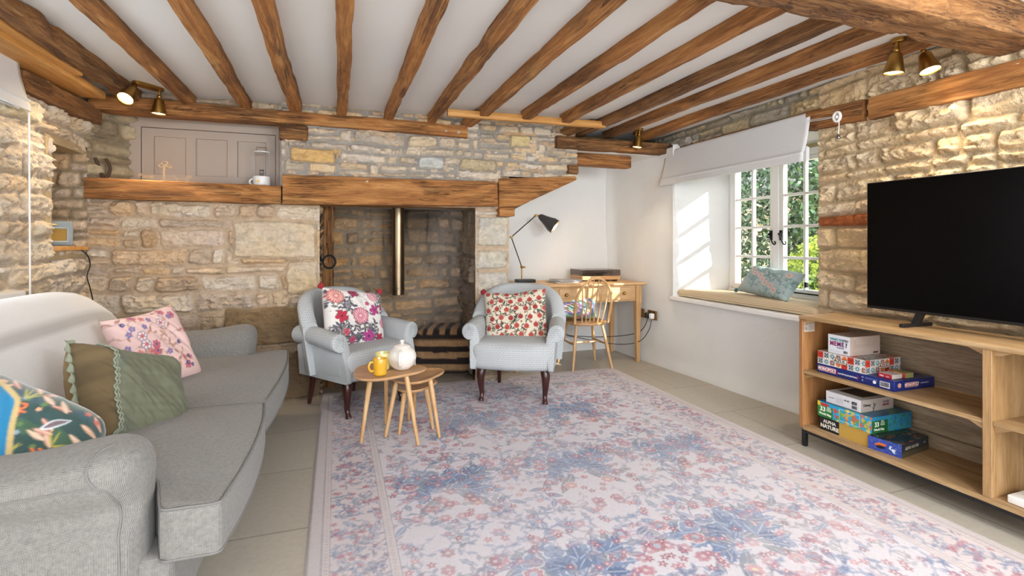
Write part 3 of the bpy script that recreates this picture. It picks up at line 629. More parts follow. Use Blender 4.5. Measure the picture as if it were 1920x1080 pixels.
# ================================================================== printed cloth painter (colours per vertex of dense cloth meshes)
class Cv:
    def __init__(s,w,h,res,bg):
        s.nx=int(round(w/res))+1; s.ny=int(round(h/res))+1; s.w=w;s.h=h
        s.x=np.linspace(0,w,s.nx); s.y=np.linspace(0,h,s.ny); s.res=w/(s.nx-1)
        s.c=np.zeros((s.nx,s.ny,3))+hexl(bg)
    def _bb(s,x,y,r):
        i0=max(0,int((x-r)/s.res)); i1=min(s.nx,int((x+r)/s.res)+2); j0=max(0,int((y-r)/s.res)); j1=min(s.ny,int((y+r)/s.res)+2)
        if i1<=i0 or j1<=j0: return None
        return i0,i1,j0,j1,s.x[i0:i1,None]-x,s.y[None,j0:j1]-y
    def _p(s,b,m,col,al=1.):
        i0,i1,j0,j1=b[:4]; m=np.clip(m,0,1)[...,None]*al; c=hexl(col) if isinstance(col,str) else col
        s.c[i0:i1,j0:j1]=s.c[i0:i1,j0:j1]*(1-m)+c*m
    def aa(s,d): return d/s.res+.5
    def dot(s,x,y,r,col,al=1.):
        b=s._bb(x,y,r+s.res); 
        if b: s._p(b,s.aa(r-np.hypot(b[4],b[5])),col,al)
    def flower(s,x,y,r,n,col,a0=0,depth=.35,core=None,edge=None,al=1.,cr=.28,ring=None):
        b=s._bb(x,y,r*1.1+s.res)
        if not b: return
        q=np.hypot(b[4],b[5]); th=np.arctan2(b[5],b[4]); lim=r*(1-depth+depth*np.abs(np.cos(n*(th-a0)/2))**.7)
        if edge: s._p(b,s.aa(lim-q),edge,al); s._p(b,s.aa(lim*.86-q),col,al)
        else: s._p(b,s.aa(lim-q),col,al)
        if ring:
            for k in (.35,.55,.75): s._p(b,s.aa(r*.03-np.abs(q-lim*k)),ring,.8*al)
        if core: s._p(b,s.aa(r*cr-q),core,al)
    def leaf(s,x,y,a,Ln,W,col,vein=None,al=1.,lob=0):
        b=s._bb(x+math.cos(a)*Ln/2,y+math.sin(a)*Ln/2,Ln*.6+s.res)
        if not b: return
        dx=b[4]+math.cos(a)*Ln/2; dy=b[5]+math.sin(a)*Ln/2; u=(dx*math.cos(a)+dy*math.sin(a))/Ln; v=-dx*math.sin(a)+dy*math.cos(a)
        wv=W*np.sin(np.clip(u,0,1)*PI)**.8*(1-.35*u)
        if lob: wv=wv*(1-.45*np.abs(np.sin(u*PI*lob)))
        m=s.aa(wv-np.abs(v))*((u>0)&(u<1)); s._p(b,m,col,al)
        if vein: s._p(b,s.aa(s.res*.5-np.abs(v))*((u>.05)&(u<.9)),vein,al*.8)
    def line(s,pts,w,col,al=1.):
        for (x0,y0),(x1,y1) in zip(pts[:-1],pts[1:]):
            L_=math.hypot(x1-x0,y1-y0); b=s._bb((x0+x1)/2,(y0+y1)/2,L_/2+w+s.res)
            if not b or L_<1e-6: continue
            X_=b[4]+(x0+x1)/2-x0; Y_=b[5]+(y0+y1)/2-y0; t=np.clip((X_*(x1-x0)+Y_*(y1-y0))/L_**2,0,1)
            s._p(b,s.aa(w/2-np.hypot(X_-t*(x1-x0),Y_-t*(y1-y0))),col,al)
    def vine(s,x,y,a,L_,curl,w,col,leafcol,rnd,ls=.02,n=12,al=1.,lob=0,vein=None,every=2):
        pts=[(x,y)]; st=L_/n
        for k in range(n):
            a+=curl*(1+.8*k/n)/n; x+=st*math.cos(a); y+=st*math.sin(a); pts.append((x,y))
            if leafcol and k%every==0:
                sd=1 if (k//every)%2 else -1; s.leaf(x,y,a+sd*rnd.uniform(.6,1.1),ls*rnd.uniform(.8,1.3),ls*rnd.uniform(.22,.34),leafcol if isinstance(leafcol,str) else rnd.choice(leafcol),vein,al,lob)
        s.line(pts,w,col,al); return x,y,a
def grain(c,amt,seed,fx=1.,fy=1.):
    U,V=np.meshgrid(np.arange(c.shape[0]),np.arange(c.shape[1]),indexing='ij'); return c*(1+amt*2*fbm(U*.9*fx,V*.9*fy,3,seed))[...,None]

# ------------------------------------------------------------------ the rug
def make_rug():
    W,Ln=2.60,3.9; res=.0046; bg='d8d4dc'; cv=Cv(W,Ln,res,bg); rnd=random.Random(5)
    BL=['5d78a4','6f89b2','7f94b8','546c96','8597b5']; PK=['a95f72','ba7685','9b5263','c68c93']; GY=['7c8492','9293a0','8b8498']; B=.34
    def both(f):
        f(lambda x:x,1); f(lambda x:W-x,-1)
    # field: vertical repeats of a large mirrored spray
    rows=[(.42+.0,0),(1.22,1),(2.02,0),(2.82,1),(3.6,0)]
    for yy,kind in rows:
        for cx in ((.95,1.65) if kind else (.62,1.3,1.98)):
            for sg in (1,-1):
                fx=lambda x: cx+sg*(x)
                A=lambda a: a if sg>0 else PI-a
                for q in range(7):
                    a=.05+q*.42+.2*(q%2); r0=.09+.055*(q%3)
                    for t_ in range(3): cv.leaf(fx(r0*math.cos(a)),yy+r0*math.sin(a)-.02,A(a+(-.5+.5*t_)*1.7),.125+.03*(q%2)-.03*(t_!=1),.040,BL[(q+t_)%5],'dfe2ea',.85,lob=4)
                for q in range(4):
                    cr=(1.5 if q%2 else -1.7); cv.vine(fx(.02),yy,A(.2+q*.62),.42+.05*q,cr*sg,.006,rnd.choice(BL+GY),BL+GY,rnd,.07,14,.75,lob=0,vein='d9dde6')
                cv.leaf(fx(.04),yy-.03,A(-.9),.22,.035,'7c8790','cfd2d8',.8); cv.leaf(fx(.10),yy+.02,A(1.2),.26,.032,'85909a','cfd2d8',.7)
                for q in range(3):
                    cv.flower(fx(.17+.09*q),yy+.10+.12*(q%2),.045,8,PK[q],.2,.25,'b9c3d4','e7e0e0',.9,.35,'e3cfd2')
                cv.flower(fx(.10),yy-.14,.04,7,'c9909a',.1,.3,'e3d6b0','e9e2e2',.8,.3)
                for q in range(2): cv.flower(fx(.05+.1*q),yy+.2-.03*q,.05,3,'7a90b6',1.5,.35,'c9d2e2','e4e4ea',.8,.2)
    # big filler: small red sprigs, pansies, pale tracery
    for k in range(1250):
        x=rnd.uniform(B,W/2); y=rnd.uniform(.1,Ln-.1)
        t_=rnd.random(); a=rnd.uniform(0,6.28)
        c1=rnd.choice(BL+GY+['b9a8bb']); cp=rnd.choice(PK)
        cr=rnd.uniform(-3,3); ll=rnd.uniform(.06,.18); st=rnd.getstate()
        for sg in (1,-1):
            rnd.setstate(st); xx=x if sg>0 else W-x; aa=a if sg>0 else PI-a
            if t_<.42: cv.vine(xx,y,aa,ll,cr*sg,.0045,c1,c1,rnd,.035,8,.55)
            elif t_<.80:
                for p in range(5): cv.leaf(xx,y,aa+p*1.2566*sg,.022,.0065,cp,None,.8)
                cv.dot(xx,y,.004,'efe6e2')
            elif t_<.9: cv.leaf(xx,y,aa,.09,.022,c1,'dcdde3',.6,lob=3)
            else: cv.flower(xx,y,.03,6,cp,aa,.3,'dfe0e6',None,.6,.3)
    # border: fine sprigs between guard lines
    fld=cv.c.copy()
    def inb(x,y): return x<B or x>W-B or y<B or y>Ln-B
    m=((cv.x[:,None]<B)|(cv.x[:,None]>W-B)|(cv.y[None]<B)|(cv.y[None]>Ln-B)); cv.c[m]=hexl('d8cdd0')
    tmp=cv.c.copy(); cv.c[...]=hexl('d8cdd0')
    for k in range(2600):
        e=rnd.random()
        if e<.36: x=rnd.uniform(.09,B-.04); y=rnd.uniform(.05,Ln-.05)
        elif e<.72: x=W-rnd.uniform(.09,B-.04); y=rnd.uniform(.05,Ln-.05)
        elif e<.86: y=rnd.uniform(.09,B-.04); x=rnd.uniform(.05,W-.05)
        else: y=Ln-rnd.uniform(.09,B-.04); x=rnd.uniform(.05,W-.05)
        t_=rnd.random(); a=rnd.uniform(0,6.28)
        if t_<.5: cv.vine(x,y,a,rnd.uniform(.03,.09),rnd.uniform(-4,4),.004,rnd.choice(GY+BL),rnd.choice(GY+BL),rnd,.024,5,.65)
        elif t_<.8:
            for p in range(5): cv.leaf(x,y,a+p*1.2566,.018,.006,rnd.choice(PK),None,.75)
        else: cv.leaf(x,y,a,.05,.014,rnd.choice(BL),'dcdde3',.6,lob=2)
    bd=cv.c; cv.c=np.where(m[...,None],bd,fld)
    e=np.minimum(np.minimum(cv.x[:,None],W-cv.x[:,None]),np.minimum(cv.y[None],Ln-cv.y[None]))
    def band(a,b,col,al):
        k=((e>a)&(e<b))[...,None]*al; cv.c=cv.c*(1-k)+hexl(col)*k
    band(0,.055,'cfc6c6',1.); band(.055,.062,'a9a3ab',.8); band(.062,.085,'d9cdca',.9); band(.085,.09,'a7a3ab',.7)
    band(B-.045,B-.038,'a1a4b2',.8); band(B-.038,B-.008,'d6cdcd',.8); band(B-.008,B,'9ea3b2',.8)
    for cyc in (.074,B-.023):   # beaded guard stripe
        al=.45*(np.sin((cv.x[:,None]+cv.y[None])*300)>0); k=((np.abs(e-cyc)<.007))[...,None]*al[...,None]; cv.c=cv.c*(1-k)+hexl('a99fa8')*k
    # even wear of the print, and the woven texture
    U,V=np.meshgrid(cv.x,cv.y,indexing='ij')
    fade=sstep(.38,.72,.5+fbm(U*1.7,V*1.7,4,3)*1.6)*.2; cv.c=cv.c*(1-fade[...,None])+hexl('dad6dc')*fade[...,None]
    cv.c=cv.c*.93+hexl('dad6dc')*.05
    cv.c=grain(cv.c,.10,4)
    Zt=.010+.0012*fbm(U*6,V*6,3,2); ed=sstep(0,.012,e); Zt=Zt*ed
    # slight ripple along the left edge
    Zt=Zt+.004*np.maximum(0,fbm(U*2,V*3,2,5))*sstep(.5,0,U)
    r=.05; 
    P=np.stack([U-.11,V+.37,Zt+.001],-1).reshape(-1,3)
    o=mesh_obj('rug',P,gridF(cv.nx,cv.ny),M['rug'],col=cv.c.reshape(-1,3),angle=180,uv=False)
    tag(o,'large faded floral rug in pink, cream and blue on the stone floor','rug')
make_rug()
# ================================================================== cushions
def pillow(name,label,w,h,t,cv,loc,rot,back=None,sag=.0,wr=.006,seed=0,pinch=.06,mat='print',dent=0,cornr=.0):
    nx,ny=cv.nx,cv.ny; u=np.linspace(-1,1,nx)[:,None]*np.ones((1,ny)); v=np.ones((nx,1))*np.linspace(-1,1,ny)[None]
    prof=((1-u**4)*(1-v**4))**.48
    th=t/2*prof*(1+.12*fbm(u*2+seed,v*2,2,seed))
    xs=u*w/2*(1-pinch*(1-v**2)**1.0*np.abs(u)**3); zs=v*h/2*(1-pinch*(1-u**2)*np.abs(v)**3)
    cr_=1-cornr*np.abs(u*v)**5; xs=xs*cr_; zs=zs*cr_
    e=(1-prof); wrk=wr*fbm(u*4+3*v,v*1.5+seed,3,seed+2)*2+wr*1.2*fbm(np.arctan2(v,u)*3,np.hypot(u,v)*1.2,3,seed+4)*e
    if dent: th=th*(1-dent*np.exp(-((u)/.35)**2)*sstep(-.2,1,v)); zs=zs-dent*.18*h*np.exp(-(u/.45)**2)*sstep(.1,1,v)
    def bend(x,y,z): return x, y+sag*(z/h)**2*h*1.0+sag*.35*(x/w)**2*w, z
    A=np.stack(bend(xs,-th-wrk,zs),-1); Bk=np.stack(bend(xs,th+.6*wrk*prof,zs),-1)
    rim=np.zeros((nx,ny),bool); rim[0]=rim[-1]=True; rim[:,0]=rim[:,-1]=True
    A[rim]=(A[rim]+Bk[rim])/2; Bk[rim]=A[rim]
    F1=gridF(nx,ny); idx=np.arange(nx*ny)+nx*ny; idx[rim.ravel()]=np.arange(nx*ny)[rim.ravel()]
    used=np.concatenate([np.ones(nx*ny,bool),~rim.ravel()]); mp=np.cumsum(used)-1
    F2=mp[idx[gridF(nx,ny,flip=True)]]
    P=np.concatenate([A.reshape(-1,3),Bk.reshape(-1,3)])[used]
    cb=np.zeros((nx*ny,3))+ (hexl(back) if back else cv.c.reshape(-1,3))
    C=np.concatenate([cv.c.reshape(-1,3),cb])[used]
    o=mesh_obj(name,P,np.concatenate([F1,F2]),M[mat],None,col=C,off=np.zeros(3),angle=180)
    o.location=loc; o.rotation_euler=rot; tag(o,label,'cushion')
    rimpts=np.concatenate([A[:,0],A[-1,1:],A[-2::-1,-1],A[0,-2:0:-1]])
    return o,rimpts,A
def pompom(o,p,mat,r=.018,name='pompom',lab=None,seed=0):
    g=sphere((0,0,0),r,24); g.v=[v*(1+.5*n3(v+seed,140,2,2)[:,None])+np.array(p) for v in g.v]
    q=ob(name,g,mat,o)
    if lab: q['label']=lab
def E3(x,y,z): return (R(x),R(y),R(z))
# ================================================================== sofa (faces +X, back against the left wall)
def sofa():
    o=root('sofa',(-.9,2.75,0),'grey woven two-seater sofa with rolled arms along the left wall','sofa')
    GW=M['grey_weave']
    base=rbox(.96,2.16,.24,.03,.06,c=(-.92,2.76,.19)); wp('base',base,GW,o)
    # back with an arched top and round shoulders
    Yc=2.76
    def backf(P,off=0.):
        z=P[:,2]; y=P[:,1]; t=np.clip((z+.33)/.66,0,1)
        P=P.copy(); top=.0
        yy=np.clip(np.abs(y)/.98,0,1); arch=-.03-.22*yy**4.5
        P[:,2]=z+arch*t; P[:,0]=P[:,0]-.19*t+.03*np.sin(t*PI)-.05*yy**3*t
        P[:,1]=y*(1-.05*t)
        return P
    bk=rbox(.22,2.0,.68,.105,.035,backf,c=(-1.16,Yc,.60)); wp('backrest',bk,GW,o)
    # rolled arms
    def armf(sgn):
        def f(P):
            P=P.copy(); x,y,z=P[:,0],P[:,1],P[:,2]
            t=sstep(.12,.26,z); out=-sgn*y    # distance towards the outer side
            P[:,1]=y-sgn*(.035*t) - sgn*.018*sstep(.0,.12,out)*t
            under=np.exp(-((z-.115)/.045)**2)*sstep(.02,.11,out); P[:,1]+=sgn*.035*under
            P[:,2]=z+.035*sstep(.15,.47,x)*t-.05*sstep(0,-.47,x)*t*0
            P[:,0]=x+.02*t*sstep(.3,.46,x)
            return P
        return f
    for sgn,yc in ((1,1.745),(-1,3.765)):
        a=rbox(.93,.25,.56,.105,.022,armf(sgn),c=(-.975,yc,.345))
        ao=wp('arm',a,GW,o)
        if sgn>0:
            from mathutils.bvhtree import BVHTree
            bv=BVHTree.FromPolygons([tuple(v) for v in a.V()+np.array(o.location)],a.f)
            def onarm(xz,lift=.002):
                out=[]
                for x_,z_ in xz:
                    h_=bv.ray_cast(Vector((x_,1.0,z_)),Vector((0,1,0)))
                    if h_[0] is not None: out.append((x_,h_[0].y-lift,z_))
                return out
            sp=lambda p,n: [(q[0],q[2]) for q in spline([(c_[0],0,c_[1]) for c_ in p],n)]
            seam=sp([(-1.38,.515),(-1.1,.535),(-.85,.552),(-.66,.562),(-.60,.562),(-.572,.545),(-.562,.50),(-.556,.40),(-.552,.28),(-.552,.12)],90)
            wp('piping',tube(onarm(seam,.0),.0036,6),M['piping'],ao)
            wp('piping',tube(onarm(sp([(-.575,.648),(-.597,.640),(-.608,.615),(-.602,.585),(-.590,.565)],24)),.0035,6),M['piping'],ao)
    # T-shaped seat cushions that wrap round the arm fronts
    def seatf(side,hw):
        def f(P):
            P=P.copy(); x,y,z=P[:,0],P[:,1],P[:,2]
            n=np.clip(side*y/hw,-1,1)          # +1 at the arm end
            back=1-sstep(.22,.30,x); P[:,1]=y-side*.185*back*sstep(-.6,1,n)
            up=sstep(-.0,.09,z); cr=(1-(np.clip(x,-.43,.43)/.45)**2)*(1-(np.clip(y,-hw,hw)/hw)**2)
            P[:,2]=z+up*.035*np.clip(cr,0,1)**.6+.006*n3(P*np.array([1,1,.3]),5,3,2)
            P[:,0]=x+.035*(1-(y/hw)**2)*sstep(.2,.42,x)
            return P
        return f
    for side,y0,y1 in ((-1,1.655,2.625),(1,2.635,3.86)):
        hw=(y1-y0)/2; c=rbox(.88,y1-y0,.155,.020,.022,seatf(side,hw),c=(-.755,(y0+y1)/2,.375))
        co=wp('seat_cushion',c,GW,o)
        f=seatf(side,hw)
        for zq in (.0745,-.068):
            xx=.438; pts=[]
            ny=(y1-y0)/2-.002
            path=[(-.4,-ny)]+[(x_,-ny) for x_ in np.linspace(-.1,.415,22)]+[(.436,-ny+.006)]+[(xx,y_) for y_ in np.linspace(-ny+.03,ny-.03,26)]+[(.436,ny-.006)]+[(x_,ny) for x_ in np.linspace(.415,-.1,22)]+[(-.4,ny)]
            P=np.array([(a,b_,zq) for a,b_ in path]); P2=f(P); P2+=np.array([-.755,(y0+y1)/2,.375]); 
            wp('piping',tube(spline(P2,160),.0042,6,cap=True),M['piping'],co)
    for px,py in ((-1.32,1.75),(-.5,1.78),(-1.32,3.75),(-.5,3.74)):
        wp('foot',cyl((px,py,0),(px,py,.09),.02,.028,12),M['dark_leg'],o)
    return o,backf
sofa_o,backf=sofa()
# throw over the back
def throw():
    def f(P): 
        P=backf(P); k=P[:,0]; P=P.copy()
        P[:,0]+=.012*fbm(P[:,1]*3,P[:,2]*4,3,4)*2
        return P
    g=rbox(.262,2.02,.74,.12,.024,f,c=(-1.158,2.76,.61)); V=g.V(); 
    keep=[]
    for q in g.f:
        c=V[list(q)].mean(0)
        lim=3.70-.35*sstep(.95,.45,np.array([c[2]]))[0]
        if c[2]>.44+.04*math.sin(c[1]*5) and c[1]<lim+.012*math.sin(c[2]*30) and not (c[0]<-1.40 and c[2]<.6): keep.append(q)
    used=sorted(set(i for q in keep for i in q)); mp={a:b for b,a in enumerate(used)}; V=V[used]; F=[tuple(mp[i] for i in q) for q in keep]
    z=V[:,2]; c=np.zeros((len(V),3))+hexl('dfe0e0')
    lo=.80-.20*np.clip(np.abs(V[:,1]-2.76)/.98,0,1)**3; st=(z>lo-.0)&(z<lo+.055)
    c[st]=hexl('b9b8b5'); e2=(V[:,1]>3.42+.0*z); 
    o=mesh_obj('throw_blanket',V,F,M['throwm'],col=c,angle=180)
    md=o.modifiers.new('thick','SOLIDIFY'); md.thickness=.006; md.offset=1
    tag(o,'cream woollen throw with a pale grey stripe spread over the sofa back','throw')
M['throwm']=attr_mat('woollen_throw',.95,.5,160,.003,.06,sheen=.3)
throw()
# peacock-blue velvet cushion at the near arm
rnd=random.Random(3)
cv=Cv(.5,.5,.004,'2f4a4e')
cv.c[...]=hexl('33504f'); 
for k in range(26): cv.leaf(rnd.uniform(0,.5),rnd.uniform(.15,.5),rnd.uniform(-.6,.6),.16,.03,rnd.choice(['4a6a4a','2d4a44','5d7b86','3d5b6c']),None,.6)
for k in range(16): cv.leaf(rnd.uniform(.2,.5),rnd.uniform(.32,.5),rnd.uniform(2.4,3.4),.06,.010,rnd.choice(['d8a88a','c98a78','e0bfa6','b9705f']),'f0d8c4',.9)
for k in range(20): cv.flower(rnd.uniform(.15,.5),rnd.uniform(.1,.5),rnd.uniform(.006,.012),5,rnd.choice(['c86a58','d8a88a','8f9fb0','b9703f','5f7f4a']),k,.4)
for cx,cy in ((.34,.23),(.42,.30),(.26,.40)):
    for q in range(9): cv.leaf(cx+rnd.uniform(-.025,.025),cy+rnd.uniform(-.02,.02),rnd.uniform(0,6.28),.02,.006,'c8402c','e8a060',1.)
    for q in range(5): cv.leaf(cx,cy+.03,rnd.uniform(.2,2.9),.05,.003,'b9b24a',None,.9)
for cx,cy in ((.40,.20),(.36,.36)): 
    cv.leaf(cx,cy,.9,.08,.016,'d7e2e6',None,.9); cv.leaf(cx+.006,cy+.008,.9,.062,.010,'6a4a52',None,.9)
U,V=np.meshgrid(cv.x,cv.y,indexing='ij'); edge=.43+.03*np.sin(U*14)-1.3*np.maximum(0,U-.25)
blue=V<edge; cv.c[blue]=hexl('1f7fae')
cv.line([(x_,.43+.03*math.sin(x_*14)-1.3*max(0,x_-.25)) for x_ in np.linspace(0,.5,40)],.014,'c9b27a')
pillow('velvet_cushion','peacock blue and green embroidered velvet cushion against the near sofa arm',.50,.48,.26,cv,(-1.03,1.985,.535),E3(-44,27,-8),back='24434a',wr=.014,seed=5,mat='velvet',pinch=.0,cornr=.12)
# green linen cushion with a ruffle
cv=Cv(.46,.46,.004,'8d9080'); U,V=np.meshgrid(cv.x,cv.y,indexing='ij')
g1=hexl('6c6f5c')*(1+.35*fbm(U*4,V*60,3,3)[...,None])*(1+.3*fbm(U*60,V*5,3,6)[...,None]); bl_=sstep(-.1,.2,fbm(U*3,V*3,2,8))[...,None]*.5; g1=g1*(1-bl_)+hexl('647570')*bl_
br_=hexl('67573d')*(1+.7*fbm(U*5,V*24,3,4)[...,None]); mk=sstep(.075,.065,U)[...,None]; cv.c=g1*(1-mk)+br_*mk
go,rim,AG=pillow('linen_cushion','crumpled sage green linen cushion with brown side and ruffled seam, middle of the sofa',.47,.43,.24,cv,(-.80,2.48,.555),E3(-30,20,58),back='8f7448',wr=.022,seed=8,pinch=.10)
iu=int(.07/.46*(cv.nx-1)); ln_=AG[iu,2:-2:1]; sw=np.arange(len(ln_))
P_=ln_+np.array([0,-.006,0])+np.stack([.004*np.sin(sw*.9),-.004*np.abs(np.sin(sw*.45)),0*sw],1); ob('seam_ruffle',tube(P_,.0035,6).join(tube(P_+np.array([.010,-.001,0]),.0028,6)),plain('sage_linen_seam','8b8f7d',.95,var=.2,sc=90),go)
def ruffle(o,rim,mat,w=.03,amp=.006,fr=260,name='ruffle'):
    n=len(rim); c=rim.mean(0); d=rim-c; d/=np.linalg.norm(d,axis=1)[:,None]; s=np.cumsum(np.r_[0,np.linalg.norm(np.diff(rim,axis=0),axis=1)])
    A=rim-d*.004; B=rim+d*w*.5; Cc=rim+d*w; B[:,1]+=amp*np.sin(s*fr*.6); Cc[:,1]+=amp*1.6*np.sin(s*fr*.6)+.004*np.sin(s*31)
    P=np.stack([A,B,Cc],0); g=G().add(P.reshape(-1,3),[tuple(f) for f in gridF(3,n,False,True)]); q=ob(name,g,mat,o); m=q.modifiers.new('t','SOLIDIFY'); m.thickness=.002
    return q
ruffle(go,rim[::2],plain('sage_linen_edge','8a8f7c',.95,var=.2,sc=90),.022)
# pink block-print cushion
cv=Cv(.46,.46,.0035,'e6c5c0'); rnd=random.Random(9)
for k in range(30): cv.vine(rnd.uniform(0,.46),rnd.uniform(0,.46),rnd.uniform(0,6.28),.11,rnd.uniform(-4,4),.0022,rnd.choice(['a8848c','8f6f62','9a8fa8']),['b98a6a','a3745e','c9a08a'],rnd,.03,8,.8)
for k in range(34):
    x,y=rnd.uniform(.02,.44),rnd.uniform(.02,.44)
    if k%5==0:
        for a in range(6): 
            cv.dot(x+.017*math.cos(a*1.05),y+.017*math.sin(a*1.05),.0125,'3f5580'); cv.dot(x+.017*math.cos(a*1.05),y+.017*math.sin(a*1.05),.0095,'ead3d2')
        cv.dot(x,y,.01,'c56f74')
    elif k%5==1: cv.flower(x,y,.026,6,'c9727c',k,.35,'5b5f8f','a85a70',.9)
    elif k%5==2: cv.dot(x,y,.012,'4d4f78'); cv.dot(x+.004,y,.006,'8f86a8')
    elif k%5==3: cv.flower(x,y,.018,5,'7f7fae',k,.4,'d98a8a')
    else: cv.flower(x,y,.02,5,'d08a86',k,.4,'b55a62')
po,rim,_=pillow('print_cushion','pink block-print cushion slouched against the far end of the sofa back',.38,.44,.17,cv,(-.90,3.12,.635),E3(-24,-6,56),wr=.012,seed=11,pinch=.09)
# window-seat bolster print
def rect_cushion():
    cv=Cv(.52,.32,.0035,'a9b9bb'); rnd=random.Random(21)
    for k in range(46): cv.vine(rnd.uniform(0,.52),rnd.uniform(0,.32),rnd.uniform(0,6.28),.13,rnd.uniform(-4,4),.003,rnd.choice(['5f7f86','6d8a8c']),['7f9c96','8aa79f','6b8b90'],rnd,.03,10,.9)
    for k in range(9): 
        x,y=.05+.42*((k*.37)%1),.05+.22*((k*.61)%1); cv.flower(x,y,.036,7,'cdb3ac',k,.3,'b98c84','9fb0ae',.95,.25,'dccac2')
    o,rim,A=pillow('print_cushion','blue-green floral rectangular cushion on the window seat',.56,.26,.13,cv,(3.22,3.10,.885),E3(-38,4,-98),wr=.006,seed=14,pinch=.07)
    pp=plain('teal_yarn','3f6f68',1,var=.3,bs=.5,sc=300)
    for i,j,s in ((0,0,1),(-1,0,2)): pompom(o,A[i,j]+np.array([-.012 if i==0 else .012,0,-.004]),pp,.016,lab='teal pompom',seed=s)
rect_cushion()
# ================================================================== tub armchairs
def arch_h(t):      # height of the backrest top over the plan angle, t in [-1,1]
    return .585+.215*(1-np.abs(t)**3.2)
def armchair(name,label,loc,rz):
    o=root(name,loc,label,'armchair',rz); LT=M['lattice']
    # seat, crowned and bowed at the front
    def sf(P):
        P=P.copy(); x,y,z=P.T; 
        nar=1-.16*sstep(-.1,.3,y); P[:,0]=x*nar; up=sstep(0,.09,z)
        P[:,1]=y-.045*(1-(x/.31)**2)*sstep(.1,-.27,y)
        P[:,2]=z+up*.035*np.clip((1-(x/.32)**2)*(1-(y/.32)**2),0,1)**.7 + .018*sstep(.1,-.25,y)*(z<0)
        P[:,0]*=1+.03*np.sin(np.clip(z/.11,-1,1)*1.2+1)
        return P
    ob('seat',rbox(.61,.60,.215,.06,.03,sf,c=(0,-.03,.335)),LT,o)
    # backrest: curved shell
    nt_,nh=49,22; T=np.linspace(-1,1,nt_); secs=[]
    rows_in=[];rows_out=[]
    ang=T*R(84)
    for ri,(rx,ry,dy) in enumerate(((.245,.24,0),(.350,.325,0))):
        S=np.zeros((nt_,nh,3))
        for j,hq in enumerate(np.linspace(0,1,nh)):
            top=arch_h(T); z=.27+(top-.27)*hq; lean=.065*((z-.27)/.57)
            fl=1+.05*hq
            S[:,j,0]=np.sin(ang)*rx*fl*(1+.04*hq); S[:,j,1]=-.03+np.cos(ang)*ry+lean; S[:,j,2]=z
        (rows_in if ri==0 else rows_out).append(S)
    I,O=rows_in[0],rows_out[0]
    # thickness grows softer at the rim: build a rounded cap between the two shells
    cap=[]; 
    for q in np.linspace(0,PI,9)[1:-1]:
        mid=(I[:,-1]+O[:,-1])/2; half=(O[:,-1]-I[:,-1])/2
        c=mid-half*math.cos(q); c=c+np.array([0,0,.045])*math.sin(q); cap.append(c)
    loopP=np.concatenate([I,np.stack(cap,1),O[:,::-1]],1)   # nt x m x 3
    # padding swell on the inside
    m_=loopP.shape[1]
    g=G().add(loopP.reshape(-1,3),[tuple(f) for f in gridF(nt_,m_,False,True)]+[tuple(range(m_))[::-1],tuple((nt_-1)*m_+k for k in range(m_))])
    ob('backrest',g,LT,o,angle=60)
    # scrolled arms
    for sg in (-1,1):
        def sec(y,k):
            s=sstep(.22,-.30,np.array([y]))[0]       # 0 at back, 1 at the front
            cx=.303+.022*s; cz=.535+.012*math.sin(s*PI)-.012*s; r=.062+.0*s
            inx=.245-.0*s; base=.31
            pts=[(inx+.01,base),(inx,.40),(inx+.005,.49)]
            for a in np.linspace(PI*.93,-PI*.62,15): pts.append((cx+r*math.cos(a),cz+r*math.sin(a)))
            pts+= [(.320,.455),(.312,.36),(.305,.25),(.27,.25)]
            return [(sg*a*1.0,y,b_) for a,b_ in pts]
        ys=list(np.linspace(.20,-.27,20)); S=[sec(y_,k) for k,y_ in enumerate(ys)]
        last=np.array(S[-1]); c=last.mean(0)
        for q,(sc,dy) in enumerate(((.985,-.012),(.94,-.022),(.86,-.027))):
            L2=last.copy(); L2[:,0]=c[0]+(last[:,0]-c[0])*sc; L2[:,2]=c[2]+(last[:,2]-c[2])*(1-(1-sc)*.6); L2[:,1]+=dy; S.append(L2)
        S=np.array(S); 
        for k in range(len(S)):                        # arm front slopes back towards the seat
            S[k][:,1]+= .10*sstep(.52,.28,S[k][:,2])*sstep(-.02,-.27,S[k][:,1])*(-.55)+ .0
        g=loft(S if sg>0 else S[:,::-1]); a=ob('arm',g,LT,o,angle=70)
        # pleats on the scroll
        pl=G(); cx=sg*.325; 
        for q in np.linspace(-.6,PI+.9,11):
            pl.join(tube([(cx+sg*.012*math.cos(q),-.302,.525+.012*math.sin(q)),(cx+sg*.034*math.cos(q),-.3035,.525+.034*math.sin(q)),(cx+sg*.048*math.cos(q),-.300,.525+.048*math.sin(q))],[.001,.0035,.002],6))
        ob('pleat',pl,LT,a)
    # legs: two cabriole fronts, two raked backs
    for sx in (-1,1):
        pts=spline([(sx*.235,-.25,.245),(sx*.245,-.262,.19),(sx*.243,-.262,.12),(sx*.238,-.252,.06),(sx*.240,-.268,.02),(sx*.241,-.275,.0)],20)
        rr=np.interp(np.linspace(0,1,len(pts)),[0,.15,.45,.75,.92,1],[.033,.034,.022,.016,.022,.020]); ob('leg',tube(pts,rr,12),M['dark_leg'],o)
        pts=[(sx*.19,.20,.24),(sx*.19,.215,.15),(sx*.195,.245,.0)]; ob('leg',tube(pts,[.024,.02,.015],10),M['dark_leg'],o)
    return o
# leg centres measured in the photograph
armchair('armchair','blue-grey lattice tub armchair standing by the nest of tables, left of fireplace',(.115,3.955,.012),R(36))
armchair('armchair','blue-grey lattice tub armchair with red pomegranate cushion, beside the desk chair',(1.37,3.80,.012),R(-28))
